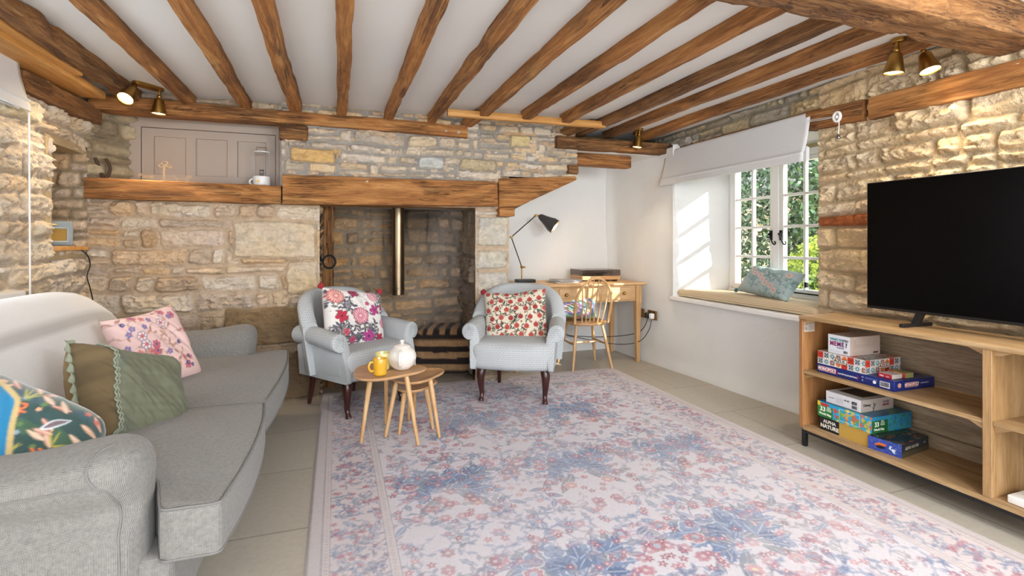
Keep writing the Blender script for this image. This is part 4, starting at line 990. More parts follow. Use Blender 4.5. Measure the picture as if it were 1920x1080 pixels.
# floral cushion with red pompoms
cv=Cv(.48,.48,.0032,'e9e4e0'); rnd=random.Random(12)
for k in range(30): cv.vine(rnd.uniform(0,.48),rnd.uniform(0,.48),rnd.uniform(0,6.28),.2,rnd.uniform(-3,3),.0032,'5e5a62',['6d6a72','565660','7f8078'],rnd,.036,12,1.,every=1)
for k in range(160): cv.dot(rnd.uniform(0,.48),rnd.uniform(0,.48),.003,'55525c')
def dahlia(x,y,r,c1,c2):
    cv.flower(x,y,r,16,c1,0,.18)
    for q in range(4):
        rr=r*(.92-.22*q)
        for a in np.linspace(0,2*PI,16-q*2,endpoint=False): cv.leaf(x+rr*.55*math.cos(a+q*.2),y+rr*.55*math.sin(a+q*.2),a+q*.2,rr*.42,rr*.10,c2,None,.9)
    cv.dot(x,y,r*.15,c2)
dahlia(.24,.25,.066,'c96a80','e9c4c6'); dahlia(.06,.40,.062,'cf6f6a','ecc9c0'); dahlia(.36,.42,.05,'d28794','ecd0d0'); dahlia(.45,.20,.045,'b9506e','e3b6c2')
for x,y,r,c in ((.2,.44,.045,'a83a62'),(.36,.30,.046,'b04a82'),(.09,.24,.05,'b83a4c'),(.30,.09,.055,'ae4a8c'),(.17,.06,.03,'b24a6a'),(.40,.08,.04,'a8344e'),(.30,.35,.02,'c05a7a'),(.12,.12,.03,'c05a6c'),(.14,.33,.026,'8f8f96'),(.44,.33,.028,'b04a6a')): cv.flower(x,y,r,5,c,x*9,.5,'6a2a44',None,1.,.16)
fo,rim,A=pillow('floral_cushion','white cushion with magenta and coral flowers and red pompoms on left armchair',.50,.45,.17,cv,(.125,3.905,.635),E3(-19,9,33),wr=.008,seed=2,pinch=.06,back='d9cfc8')
pm=plain('red_yarn','a83038',1,var=.35,bs=.6,sc=300)
for i,j,s in ((0,0,1),(-1,0,2),(0,-1,3),(-1,-1,4)):
    if (i,j)==(0,0): A[i,j]=A[6,3]*.97
    d=A[i,j]/np.linalg.norm(A[i,j]); pompom(fo,A[i,j]+d*.012,pm,.021,lab='red yarn pompom',seed=s)
# pomegranate cushion
cv=Cv(.46,.46,.0032,'dcd3bf'); rnd=random.Random(31)
for gx in range(7):
    for gy in range(7):
        x=.035+gx*.07+(.03 if gy%2 else 0)+rnd.uniform(-.006,.006); y=.03+gy*.068+rnd.uniform(-.006,.006)
        cv.vine(x,y,rnd.uniform(0,6.28),.14,rnd.choice([-6,6,5,-5]),.005,'2f3d36',['2f3d36','7f8a68','4f5f48'],rnd,.022,10,1.,every=2)
        cv.vine(x,y,rnd.uniform(0,6.28),.12,rnd.choice([-7,7]),.0042,'3a463c',['39483c','8f9474'],rnd,.018,8,1.,every=2)
for gx in range(7):
    for gy in range(7):
        x=.035+gx*.07+(.03 if gy%2 else 0); y=.03+gy*.068+.008*((gx*3)%2)
        cv.dot(x,y,.0225,'efe3cf'); cv.dot(x,y,.0195,rnd.choice(['a84a42','b5534a','9c3f3c'])); cv.leaf(x,y+.012,1.57,.016,.006,'b5534a'); cv.leaf(x,y,rnd.uniform(0,6),.012,.003,'8a2f30')
        cv.dot(x+.035,y+.03,.007,'a84a42')
oo,rim,A=pillow('floral_cushion','cream cushion printed with red pomegranates and dark vines on right armchair',.50,.47,.16,cv,(1.345,3.78,.59),E3(-17,-5,-27),wr=.006,seed=17,pinch=.04,dent=.18)
pm2=plain('crimson_yarn','8f1f30',1,var=.35,bs=.6,sc=300)
for i,j,s in ((0,0,1),(-1,0,2),(0,-1,3)):
    d=A[i,j]/np.linalg.norm(A[i,j]); pompom(oo,A[i,j]+d*.008,pm2,.022,name='tassel',lab='crimson tassel',seed=s)
# ================================================================== striped pouffe in the hearth
def pouf():
    n=96; 
    def f(P):
        P=P.copy(); x,y,z=P.T; P[:,0]=x*(1+.05*np.cos(z*9)); P[:,1]=y*(1+.05*np.cos(z*9))
        P+= (.012*n3(P,7,3,3))[:,None]*np.array([1,1,.5]); tuft=np.exp(-(x**2+(z)**2)/.002); P[:,1]-=np.sign(y)*.03*tuft*(np.abs(y)>.2); return P
    g=rbox(.55,.52,.42,.10,.012,f,c=(0,0,.213)); V=g.V(); c=np.zeros((len(V),3)); z=V[:,2]+.012*fbm(V[:,0]*4,V[:,1]*4,2,3)
    lt,dk=hexl('a98560'),hexl('2f2726')
    s=np.floor((z-.02)/.052).astype(int)%2; top=(V[:,2]>.40)
    s2=np.floor((V[:,0]+.3)/.052).astype(int)%2; s=np.where(V[:,2]>.385,s2,s); c=np.where(s[:,None]==0,dk,lt)*(1+.5*fbm(V[:,0]*60,V[:,2]*60+V[:,1]*60,2,3))[:,None]
    o=mesh_obj('pouffe',V,g.f,M['print'],None,col=c,off=np.zeros(3),angle=180,uv=False); o.location=(.985,4.70,0); o.rotation_euler=(0,0,R(-20))
    tag(o,'brown and black striped square pouffe inside the fireplace','pouffe')
pouf()
# stainless flue
tag(ob('flue_pipe',lathe([(.052,0),(.056,.004),(.056,.05),(.060,.052),(.060,.066),(.056,.068),(.056,.82),(.052,.82)],36,(.54,4.74,.72)),plain('sooty_steel_flue','8d7a62',.28,.95,var=.35,sc=5)),'stainless steel flue pipe hanging in the fireplace','flue')
# ================================================================== nest of three pebble tables
def pebble_top(cx,cy,z,rx,ry,rot,th=.022):
    a=np.linspace(0,2*PI,56,endpoint=False)
    def ring(s,dz): 
        r=s*(1+.10*np.cos(3*a)); x=rx*r*np.cos(a); y=ry*r*np.sin(a)*(1-.12*np.cos(a))
        return np.stack([cx+x*math.cos(rot)-y*math.sin(rot),cy+x*math.sin(rot)+y*math.cos(rot),np.full_like(a,z+dz)],1)
    return loft([ring(.88,-th),ring(.96,-th*.75),ring(1,-th*.3),ring(1.0,-.002),ring(.985,0),ring(.95,-.0035),ring(.5,-.0045)])
def nest(name,label,cx,cy,z,rx,ry,rot,legs):
    o=root(name,(cx,cy,.012),label,'side table',group='nest of three pebble tables')
    wp('table_top',pebble_top(cx,cy,z,rx,ry,rot),M['beech_x'],o,angle=50)
    for lx,ly in legs:
        tx,ty=cx+(lx-cx)*.62,cy+(ly-cy)*.62
        P=[(tx,ty,z-.015),(tx+(lx-tx)*.35,ty+(ly-ty)*.35,z*.65),(lx,ly,.012)]
        wp('leg',tube(spline(P,10),np.interp(np.linspace(0,1,11),[0,.35,1],[.0145,.0165,.009]),12),M['chair_wood'],o)
    return o
nest('nesting_table','tallest beech pebble table of the nest, carrying mugs and teapot',.295,3.165,.425,.215,.185,-.1,[(.14,3.14),(.455,2.99),(.31,3.42)])
nest('nesting_table','middle beech pebble table of the nest, poking out to the right',.475,3.235,.368,.185,.16,.35,[(.285,3.18),(.595,3.06),(.50,3.46)])
nest('nesting_table','smallest beech pebble table tucked beneath the middle one',.475,3.29,.292,.145,.13,.3,[(.37,3.2),(.585,3.22),(.46,3.44)])
# mugs
yel=plain('yellow_stoneware','dba72e',.22,var=.12,coat=.4,sc=14); pal=plain('pale_yellow_glaze','e6d98a',.25,var=.05,coat=.4)
def mug(label,x,y,z,r,h,mat,ang):
    o=root('mug',(x,y,z),label,'mug',ang,group='mugs on the nest of tables')
    pr=[(.001,.002),(r*.86,0),(r*.93,.006)]+[(r*(.93+.012*(k%2)),.008+.004*k) for k in range(5)]+[(r*.97,.034),(r,h*.7),(r*1.02,h-.002),(r*.99,h),(r*.94,h-.004),(r*.9,.012),(.001,.010)]
    ob('cup',lathe(pr,32),mat,o,angle=60)
    hp=spline([(r*.97,0,h*.78),(r*1.35,0,h*.80),(r*1.62,0,h*.55),(r*1.35,0,h*.27),(r*.95,0,h*.28)],20)
    ob('handle',tube(hp,.0065,8),mat,o); return o
mug('yellow stoneware mug nearest the front on the tallest nesting table',.245,3.07,.425,.041,.095,yel,R(190))
mug('pale yellow mug standing behind the yellow one on the nesting table',.272,3.20,.425,.044,.10,pal,R(-20))
# teapot
tp=root('teapot',(.385,3.17,.425),'round white ceramic teapot with diamond relief on the tallest table','teapot',R(-104))
def tb(P): return P
pr=[(.001,.004),(.040,0),(.050,.004),(.068,.022),(.083,.055),(.085,.08),(.074,.112),(.056,.130),(.048,.134),(.046,.137)]
prs=spline([(a,0,b_) for a,b_ in pr],54); prof=[(max(p[0],.001),p[2]) for p in prs]
S=[]; aa=np.linspace(0,2*PI,96,endpoint=False)
for r,z in prof:
    k=.0016*(np.minimum(np.abs(np.sin(aa*8+z*55)),1)**.5+np.minimum(np.abs(np.sin(aa*8-z*55)),1)**.5-1.2)*(1 if .02<z<.12 else 0)
    S.append(np.stack([(r+k)*np.cos(aa),(r+k)*np.sin(aa),np.full_like(aa,z)],1))
ob('body',loft(S),M['ceramic'],tp,angle=60)
ob('lid',lathe([(.052,.134),(.054,.138),(.050,.143),(.035,.150),(.012,.154),(.008,.160),(.014,.166),(.015,.172),(.008,.178),(.001,.179)],32),M['ceramic'],tp,angle=60)
ob('handle',tube(spline([(.070,0,.118),(.105,0,.122),(.128,0,.085),(.112,0,.045),(.078,0,.035)],22),[.0085]*23 if False else .0085,10),M['ceramic'],tp)
ob('spout',tube(spline([(-.072,0,.05),(-.105,0,.075),(-.120,0,.11),(-.138,0,.125)],14),np.interp(np.linspace(0,1,len(spline([(0,0,0),(1,0,0),(2,0,0),(3,0,0)],14))),[0,1],[.018,.009]),12),M['ceramic'],tp)
# ================================================================== desk
dk=root('desk',(2.22,4.67,0),'waxed pine writing desk with a drawer against the white alcove wall','desk')
wp('desk_top',rbox(1.47,.64,.022,.008,.2,c=(2.215,4.68,.789)),M['desk_x'],dk)
wp('apron',boxes((1.60,2.90,4.405,4.425,.615,.778),(1.60,2.90,4.93,4.95,.615,.778),(2.875,2.895,4.42,4.94,.615,.778),(1.56,1.58,4.42,4.94,.615,.778)),M['desk_x'],dk,bev=.002)
for a,b_ in ((1.68,2.02),(2.0,2.78)) [1:]:
    d_=wp('drawer',boxes((a,b_,4.392,4.410,.632,.757)),M['desk_x'],dk,bev=.003)
    for kx in (2.07,2.70):
        wp('knob',sphere((kx,4.377,.70),.017,14).join(cyl((kx,4.395,.70),(kx,4.38,.70),.007)),M['brass'],d_)
for lx in (1.58,2.875):
    for ly in (4.42,4.93):
        s=.026
        def sq(z,q): return [(lx-q,ly-q,z),(lx+q,ly-q,z),(lx+q,ly+q,z),(lx-q,ly+q,z)]
        wp('leg',loft([sq(0,.017),sq(.585,.028),sq(.590,.030),sq(.600,.030),sq(.602,.032),sq(.778,.032)]),M['desk_z'],dk,bev=.002,angle=30)
# Windsor chair, hoop back towards the room
wc=root('windsor_chair',(2.28,4.42,0),'blond hoop-back Windsor chair pushed up to the desk','chair',R(-4))
CW=M['chair_wood']
def seatw(P):
    P=P.copy(); x,y,z=P.T; w=1-.10*sstep(-.1,-.2,y); P[:,0]=x*w; r2=(x/.21)**2+(y/.20)**2; P[:,2]=z-(z>0)*.008*np.clip(1-r2,0,1); return P
a=np.linspace(0,2*PI,44,endpoint=False)
def so(s,z,dip=0): 
    k=(np.abs(np.cos(a))**2.6+np.abs(np.sin(a))**2.6)**(-1/2.6)
    return np.stack([.205*s*k*np.cos(a)*(1+.05*np.sin(a)),.20*s*k*np.sin(a),np.full_like(a,z)],1)
ob('seat',loft([so(.86,.418),so(.96,.423),so(1,.434),so(.99,.444),so(.93,.448),so(.6,.438),so(.2,.434)]),M['beech_x'],wc,angle=50)
hoop=[]
for t_ in np.linspace(0,PI,40):
    c,s_=math.cos(t_),math.sin(t_); x_=.185*c*(1.0 if s_<.0 else 1)*(.90+.18*math.sin(min(s_,1)*PI*.8)); z_=.445+.43*s_**.75
    hoop.append((x_,-.165-.12*((z_-.445)/.43),z_))
ob('hoop',tube(hoop,[.0125]*len(hoop),10),CW,wc)
for k,xs in enumerate(np.linspace(-.115,.115,6)):
    xt=xs*1.12; zt=.445+.43*max(0,1-(xt/.20)**2)**.46-.005; 
    P=[(xs*.85,-.165,.44),(xs,-.165-.06,.44+(zt-.44)*.5),(xt,-.165-.12*((zt-.445)/.43),zt)]
    ob('spindle',tube(spline(P,8),np.interp(np.linspace(0,1,9),[0,.4,1],[.0062,.0078,.005]),8),CW,wc)
for sx in (-1,1):
    for sy in (-1,1):
        P=[(sx*.13,sy*.115,.425),(sx*.165,sy*.155,.22),(sx*.20,sy*.195,0)]
        ob('leg',tube(spline(P,10),np.interp(np.linspace(0,1,11),[0,.5,1],[.011,.0165,.0105]),10),CW,wc)
    ob('stretcher',tube([(sx*.158,-.150,.24),(sx*.158,0,.235),(sx*.158,.150,.24)],[.007,.011,.007],8),CW,wc)
ob('stretcher',tube([(-.158,0,.235),(0,0,.235),(.158,0,.235)],[.007,.011,.007],8),CW,wc)
# iridescent cushion on it
cv=Cv(.42,.34,.004,'8d949a'); U,V=np.meshgrid(cv.x,cv.y,indexing='ij'); q=fbm(U*5,V*6,3,3)*9+np.hypot(U-.13,V-.17)*40
cv.c=hexl('aab2b8')*(.55+.5*np.sin(q)[...,None]**2)*(1+.35*np.stack([np.sin(q+1),np.sin(q+2.6),np.sin(q+4.2)],-1)); 
m_,t_,b_=nt('iridescent_satin'); at=N(t_,'ShaderNodeVertexColor',layer_name='Col'); t_.links.new(at.outputs[0],b_.inputs['Base Color']); b_.inputs['Roughness'].default_value=.3; b_.inputs['Metallic'].default_value=.55; M['satin']=m_
pillow('satin_cushion','shiny iridescent silver cushion on the Windsor chair seat',.42,.22,.15,cv,(2.20,4.44,.565),E3(-14,0,-6),wr=.012,seed=19,mat='satin')
# desk lamp
lp=root('desk_lamp',(1.80,4.78,.80),'black and brass articulated desk lamp, lit, on the pine desk','lamp')
# frame perpendicular to the line of sight
def lpX(x,z): return (1.80+x, 4.78-.05*x, .80+z)
wp('base',rbox(.185,.12,.032,.003,.1,c=(1.80,4.78,.816)),M['black_metal'],lp)
e0=lpX(-.035,.032); e1=lpX(-.035,.155); e2=lpX(-.145,.455); e3=lpX(.115,.675); 
wp('stem',cyl(e0,e1,.0065).join(sphere(e1,.016,12)).join(cyl((e1[0],e1[1]-.028,e1[2]),(e1[0],e1[1]+.02,e1[2]),.006)).join(cyl((e1[0]-.01,e1[1]-.028,e1[2]),(e1[0]+.025,e1[1]-.028,e1[2]),.009)),M['brass'],lp)
wp('arm',tube([e1,e2],.0055,8),M['black_metal'],lp); wp('arm',tube([e2,e3],.0055,8),M['black_metal'],lp)
wp('joint',cyl((e2[0],e2[1]-.025,e2[2]),(e2[0],e2[1]+.025,e2[2]),.011).join(sphere(e2,.013,12)),M['brass'],lp)
wp('joint',cyl((e3[0],e3[1]-.02,e3[2]),(e3[0],e3[1]+.02,e3[2]),.012).join(cyl((e3[0],e3[1],e3[2]),(e3[0]+.04,e3[1],e3[2]-.004),.010)),M['brass'],lp)
sh=lathe([(.014,0),(.020,-.006),(.028,-.02),(.036,-.055),(.050,-.10),(.064,-.135),(.066,-.175),(.0645,-.175),(.062,-.135),(.048,-.10),(.034,-.055),(.020,-.02)],36)
Mx=Matrix.Translation((e3[0]+.035,e3[1],e3[2]+.0))@Euler((R(-26),R(-50),0)).to_matrix().to_4x4()@Matrix.Scale(1.15,4)
so_=wp('lamp_shade',sh.xf(Mx),plain('dark_grey_enamel','3c3b3b',.38,var=.15,coat=.2),lp)
bb=sphere((0,0,-.12),.034,16).xf(Mx); wp('bulb',bb,M['bulb2'],so_)
bl=bpy.data.lights.new('desk_lamp_bulb','POINT'); bl.energy=2.2; bl.color=(1,.72,.4); bl.shadow_soft_size=.03
bo=bpy.data.objects.new('desk_lamp_light',bl); COL.objects.link(bo); bo.location=Mx@Vector((0,0,-.165))
# turntable with smoked lid
tt=root('record_player',(2.60,4.80,.80),'wooden record player with a closed smoked lid on the desk','record player',R(-3))
ob('plinth',rbox(.43,.32,.04,.006,.1,c=(0,0,.035)),M['beech_x'],tt)
ob('dust_cover',boxes((-.215,.215,-.16,-.157,.058,.118),(-.215,.215,.157,.16,.058,.118),(-.215,-.212,-.16,.16,.058,.118),(.212,.215,-.16,.16,.058,.118),(-.215,.215,-.16,.16,.116,.119)),M['smoke'],tt)
ob('platter',lathe([(.001,.0),(.138,0),(.14,.01),(.138,.016),(.001,.017)],40,(-.04,0,.056)),M['black_plastic'],tt)
ob('tonearm',tube([(.15,.09,.075),(.15,.06,.085),(.13,-.08,.083),(.10,-.10,.078)],.005,8).join(cyl((.15,.10,.055),(.15,.10,.085),.02)),M['steel'],tt)
for sx in (-.17,.17):
    for sy in (-.12,.12): ob('foot',cyl((sx,sy,0),(sx,sy,.016),.025,.03,16),M['black_plastic'],tt)
# magazines
rnd=random.Random(2)
for k,(cc,w_,h_,a_,lab) in enumerate((('cfc8c4',.30,.23,8,'bottom magazine of the fanned pile on the desk'),('7a7f88',.29,.22,-4,'grey magazine second from the bottom of the desk pile'),('d8d2cc',.30,.22,14,'pale magazine in the middle of the desk pile'),('8b8380',.27,.21,2,'topmost magazine of the fanned pile on the desk'))):
    g=rbox(w_,h_,.006,.001,.05,lambda P:P+np.array([0,0,1])*(.004*(P[:,0]/.15)**2)[:,None])
    o=mesh_obj('magazine',g.V(),g.f,plain('magazine_cover','%s'%cc,.3,var=.5,sc=22),None,off=np.zeros(3)); o.location=(2.17+.012*k,4.66+.01*k,.8035+.0072*k); o.rotation_euler=(0,0,R(a_)); tag(o,lab,'magazine','magazines on the desk')
# sockets, plugs and cables
for k,(y,lab) in enumerate(((4.30,'double brass wall socket with black and white plugs near the desk leg'),(4.47,'brass wall socket half hidden behind the front desk leg'))):
    xw=xr(y)-.012; o=root('wall_socket',(xw,y,.48),lab,'socket')
    ob('plate',rbox(.008,.15 if k==0 else .09,.09,.002,.1),plain('bronze_plate','8f6c45',.4,.6),o)
    if k==0:
        ob('switch',boxes((-.008,-.003,-.045,-.03,.02,.035),(-.008,-.003,.03,.045,.02,.035)),M['black_plastic'],o)
for y,z,mt,lab in ((4.335,.475,'black_plastic','black plug in the double wall socket'),(4.268,.475,'white_plastic','white plug in the double wall socket')):
    tag(ob('plug',rbox(.045,.045,.055,.012,.01,c=(xr(y)-.044,y,z)),M[mt]),lab,'plug')
xw=2.94
tag(ob('power_cable',tube(spline([(xw-.0,4.335,.45),(xw-.02,4.36,.36),(xw-.06,4.45,.28),(2.80,4.75,.20),(2.55,4.88,.19),(2.30,4.93,.24),(2.20,4.97,.5),(2.22,5.0,.74)],50),.004,6),M['black_plastic']),'black cable sagging from the black plug behind the desk','cable')
tag(ob('power_cable',tube(spline([(xw-.0,4.268,.45),(xw-.02,4.29,.33),(xw-.07,4.40,.20),(2.78,4.70,.13),(2.5,4.90,.17),(2.2,4.95,.26),(2.0,4.98,.5),(1.95,5.0,.77)],50),.0035,6),M['black_plastic']),'thin dark cable hanging lowest from the white plug behind the desk','cable')
# ================================================================== television unit
tv=root('tv_stand',(2.79,1.40,0),'long open mango-wood television stand on black metal legs','tv stand')
X0,X1,Y0,Y1=2.60,3.0,.30,2.285
wp('top',boxes((X0-.004,X1-.07,Y0,Y1,.748,.770),(X1-.05,X1,Y0,Y1,.738,.762)),M['tv_y'],tv,bev=.002)
wp('side_panel',boxes((X0,X1-.01,Y1-.024,Y1,.110,.748)),M['tv_warm'],tv,bev=.002)
wp('side_panel',boxes((X0,X1-.01,Y0,Y0+.024,.110,.748)),M['tv_z'],tv,bev=.002)
wp('bottom_board',boxes((X0,X1-.01,Y0+.024,Y1-.024,.100,.124)),M['tv_y'],tv,bev=.002)
wp('divider',boxes((X0,X1-.02,1.348,1.382,.124,.748)),M['tv_z'],tv,bev=.002)
wp('divider',boxes((X0,X1-.02,.62,.654,.124,.748)),M['tv_z'],tv,bev=.002)
wp('shelf',boxes((X0+.005,X1-.03,1.382,Y1-.024,.430,.450)),M['tv_y'],tv,bev=.002)
wp('shelf',boxes((X0+.005,X1-.03,.654,1.348,.430,.450)),M['tv_y'],tv,bev=.002)
bk_=wp('back_panel',boxes((X1-.03,X1-.02,Y0+.02,Y1-.024,.20,.748),(X1-.045,X1-.03,1.382,Y1-.024,.124,.20)),M['tv_back'],tv)
for y,s in ((Y1-.024,-1),(1.382,1),(1.348,-1)):
    for z in (.748,.430):
        g=G().add([(X0+.02,y,z),(X0+.02,y+s*.07,z),(X0+.02,y,z-.032),(X0+.035,y,z),(X0+.035,y+s*.07,z),(X0+.035,y,z-.032)],[(0,1,2),(5,4,3),(0,3,4,1),(1,4,5,2),(2,5,3,0)])
        wp('bracket',g,M['tv_y'],tv,smooth=False)
wp('leg_frame',boxes((X0+.01,X0+.03,Y0+.01,Y1-.01,.080,.100),(X1-.04,X1-.02,Y0+.01,Y1-.01,.080,.100)),M['black_metal'],tv,bev=.001)
for y in (Y0+.01,Y1-.035):
    for x_ in (X0+.008,X1-.04):
        wp('leg',boxes((x_,x_+.024,y,y+.024,0,.1)),M['black_metal'],tv,bev=.001)
# warning sticker inside the left end
yS=Y1-.0245
st=root('warning_sticker',(X0+.052,yS,.70),'small beige safety notice stuck inside the left end of the television stand','sticker')
stm=plain('sticker_paper','cdbfb2',.5,var=.04); blk=plain('print_black','1c1a1c',.5); redm=plain('print_dark_red','6a1f1c',.5)
wp('sheet',boxes((X0+.012,X0+.092,yS-.001,yS,.672,.738)),stm,st)
wp('header',boxes((X0+.012,X0+.092,yS-.0016,yS-.001,.733,.738)),redm,st)
g=G()
for zc in (.719,.693):
    g.join(tube([(X0+.026+.0095*math.cos(a_),yS-.0012,zc+.0095*math.sin(a_)) for a_ in np.linspace(0,2*PI,20,endpoint=False)],.0008,4,closed=True))
    g.join(tube([(X0+.020,yS-.0012,zc+.006),(X0+.032,yS-.0012,zc-.006)],.0008,4)); g.join(box(X0+.024,X0+.028,yS-.0015,yS-.001,zc-.005,zc+.005))
wp('symbol',g,blk,st)
g=G()
for k in range(9): g.join(box(X0+.042,X0+.042+(.044 if k not in(3,8) else .03),yS-.0015,yS-.001,.725-k*.0055,.7265-k*.0055))
wp('print',g,blk,st)
# television
te=root('television',(2.80,1.40,.770),'large black flat-screen television on the wooden stand','television')
wp('bezel',boxes((2.795,2.835,.79,2.02,.838,1.532)),M['black_plastic'],te,bev=.004)
wp('screen',boxes((2.7925,2.796,.798,2.013,.853,1.526)),M['screen'],te)
wp('housing',rbox(.05,.8,.4,.02,.2,c=(2.855,1.405,1.08)),M['black_plastic'],te)
for y,s in ((1.775,1),(1.02,-1)):
    wp('foot',boxes((2.70,2.92,y-.012,y+.012,.770,.788)),M['black_metal'],te,bev=.002).rotation_euler=(0,0,0)
    g=loft([[(2.79,y-.035,.84),(2.83,y-.035,.84),(2.83,y-.01,.84),(2.79,y-.01,.84)],[(2.79,y-.012,.785),(2.83,y-.012,.785),(2.83,y+.012,.785),(2.79,y+.012,.785)]]); wp('neck',g,M['black_metal'],te,smooth=False)
# power strip / console bits on the lower shelf to the right, cable under the stand
o=tag(ob('set_top_box',rbox(.13,.26,.034,.006,.05,c=(2.69,1.18,.1415)),M['white_plastic']),'small white plastic box lying on the bottom board of the stand','box')
tag(ob('power_cable',tube(spline([(2.97,1.75,.10),(2.93,1.62,.03),(2.87,1.45,.008),(2.80,1.35,.008),(2.75,1.25,.03),(2.72,1.1,.095)],40),.006,8),M['white_plastic']),'white cable looping on the floor beneath the television stand','cable')
# ------------------------------------------------------------------ board games; each box has printed faces of its own
FNT=M
def inkm(c): 
    k='ink_'+c
    if k not in M: M[k]=plain(k,c,.45,var=.0)
    return M[k]
def game(name,label,x0,y1,z0,dx,dy,dz,mat,rz=0,group='board games on the television stand'):
    # x0: front face; y1: left end in the photo; local axes: +u runs towards the camera (-Y), +v up
    o=root(name,(x0,y1,z0),label,'board game',rz,group)
    ob('box',boxes((0,dx,-dy,0,0,dz)),mat,o,bev=.0015); return o
def FM(u,v,d=.0008,y=0): # front face (normal -X): text x-> -Y, y->Z
    return Matrix(((0,0,-1,-d),(-1,0,0,-u),(0,1,0,v),(0,0,0,1)))
def SM(dy,u,v,d=.0008):  # near end face (normal -Y): text x->+X
    return Matrix(((1,0,0,u),(0,0,-1,-dy-d),(0,1,0,v),(0,0,0,1)))
def fr(o,name,u0,u1,v0,v1,c,d=.0006): return ob(name,boxes((-d,0,-u1,-u0,v0,v1)),inkm(c),o,uv=False)
def sr(o,name,dy,u0,u1,v0,v1,c,d=.0006): return ob(name,boxes((u0,u1,-dy-d,-dy,v0,v1)),inkm(c),o,uv=False)
def tf(o,s,size,u,v,c,**k): return text_obj('lettering',s,size,inkm(c),o,FM(u,v,k.pop('d',.0012)),**k)
def ts(o,dy,s,size,u,v,c,**k): return text_obj('lettering',s,size,inkm(c),o,SM(dy,u,v,k.pop('d',.0012)),**k)
def bars(o,u0,u1,v0,v1,c='20202a',side=None):
    g=G(); rn=random.Random(4); u=u0
    while u<u1:
        w=rn.uniform(.0006,.0016); g.join(boxes((-.0012,-.0006,-u-w,-u,v0,v1)) if side is None else boxes((u,u+w,-side-.0012,-side-.0006,v0,v1))); u+=w+rn.uniform(.0007,.0014)
    ob('barcode',g,inkm(c),o,uv=False)
paper=plain('white_card','dcdce0',.4,var=.02)
XB=2.645
# top shelf: blue box, tile-pattern box, white box
mb=game('board_game_box','long dark blue board game box at the bottom of the upper pile',XB,2.205,.450,.30,.435,.052,plain('deep_blue_card','15266e',.35,var=.08,sc=8))
fr(mb,'label_patch',.012,.118,.013,.040,'e8d8dc'); fr(mb,'label_patch',.0135,.1165,.0145,.0385,'a3294b',.0009); tf(mb,'MONOPOLY',.024,.065,.026,'f4f0f0',bold=.0006,sx=.82)
tf(mb,'COTSWOLDS EDITION',.0105,.187,.022,'e8e8f0',bold=.0002); tf(mb,'(',.03,.128,.026,'b8283a'); tf(mb,')',.03,.246,.026,'b8283a')
fr(mb,'label_patch',.362,.412,.010,.040,'d8dae2'); bars(mb,.366,.408,.014,.038); 
ob('seal',cyl((-.0012,-.335,.024),(0,-.335,.024),.0085,None,20),inkm('dfe3ea'),mb)
tf(mb,'CE',.009,.272,.036,'dfe3ea'); tf(mb,'[]',.009,.272,.020,'dfe3ea'); 
for k in range(3): fr(mb,'print',.285,.35,.0385-k*.003,.0395-k*.003,'8f9ac8')
ts(mb,.435,'MONOPOLY',.022,.125,.028,'f2ddd8',bold=.0005,sx=.85,d=.0016); sr(mb,'label_patch',.435,.078,.172,.016,.040,'e0b8a0'); sr(mb,'label_patch',.435,.0795,.1705,.0175,.0385,'8f2a40',.0009)
ts(mb,.435,'COTSWOLDS EDITION',.006,.22,.030,'c8ccd8')
# a plain round badge where a figure is printed
ob('badge',cyl((.035,-.4362,.03),(.035,-.435,.03),.012,None,20),inkm('c89c80'),mb)
def tiles(cv,rnd,w,h):
    cell=h/2.0
    n=int(w/cell)+1
    for i in range(n):
        for j in range(2):
            cx,cy=(i+.5)*cell,(j+.5)*cell; k=(i*2+j*3)%5
            if k==0:
                for a_ in range(4): cv.leaf(cx,cy,a_*PI/2+PI/4,cell*.6,cell*.12,'34465c'); cv.dot(cx+cell*.33*math.cos(a_*PI/2),cy+cell*.33*math.sin(a_*PI/2),cell*.13,'4a5f78'); cv.dot(cx+cell*.33*math.cos(a_*PI/2),cy+cell*.33*math.sin(a_*PI/2),cell*.07,'d8d6cf')
            elif k==1: cv.flower(cx,cy,cell*.5,8,'c8452c',0,.4,'e2b04a','e8e0d0'); cv.flower(cx,cy,cell*.25,8,'d8862c',.2,.3,'5d3a28')
            elif k==2: 
                for a_ in range(8): cv.leaf(cx,cy,a_*PI/4,cell*.48,cell*.09,'2f7f8f')
                cv.dot(cx,cy,cell*.12,'e0e0da')
            elif k==3:
                i0,i1=int(cx/cv.res-cell/2/cv.res),int(cx/cv.res+cell/2/cv.res); j0,j1=int((cy-cell/2)/cv.res),int((cy+cell/2)/cv.res); cv.c[max(i0,0):i1,max(j0,0):j1]=hexl('b83a2c')
                cv.leaf(cx-cell*.3,cy,0,cell*.6,cell*.1,'7c2a22')
            else: cv.flower(cx,cy,cell*.42,4,'b0442f',.78,.5,'e0c050'); cv.flower(cx,cy,cell*.5,12,'4c6a82',.1,.12,'d8d6cf',None,.35)
def painted(o,name,cv,M4):
    g=np.stack(np.meshgrid(cv.x,cv.y,indexing='ij')+[np.zeros((cv.nx,cv.ny))],-1).reshape(-1,3)
    Mn=np.array(M4); P=g@Mn[:3,:3].T+Mn[:3,3]; return mesh_obj(name,P,gridF(cv.nx,cv.ny),M['cardprint'],o,col=cv.c.reshape(-1,3),angle=180,uv=False)
M['cardprint']=attr_mat('glossy_card_print',.3,.0,10,.001,.0)
az=game('board_game_box','patterned Portuguese-tile board game box between blue box and white box',XB+.002,2.20,.502,.27,.28,.073,plain('tile_card','9a8b80',.35,var=.2,sc=30))
cv=Cv(.28,.073,.0012,'d8d6cf'); tiles(cv,rnd,.28,.073); painted(az,'tile_print',cv,FM(0,0,.0006))
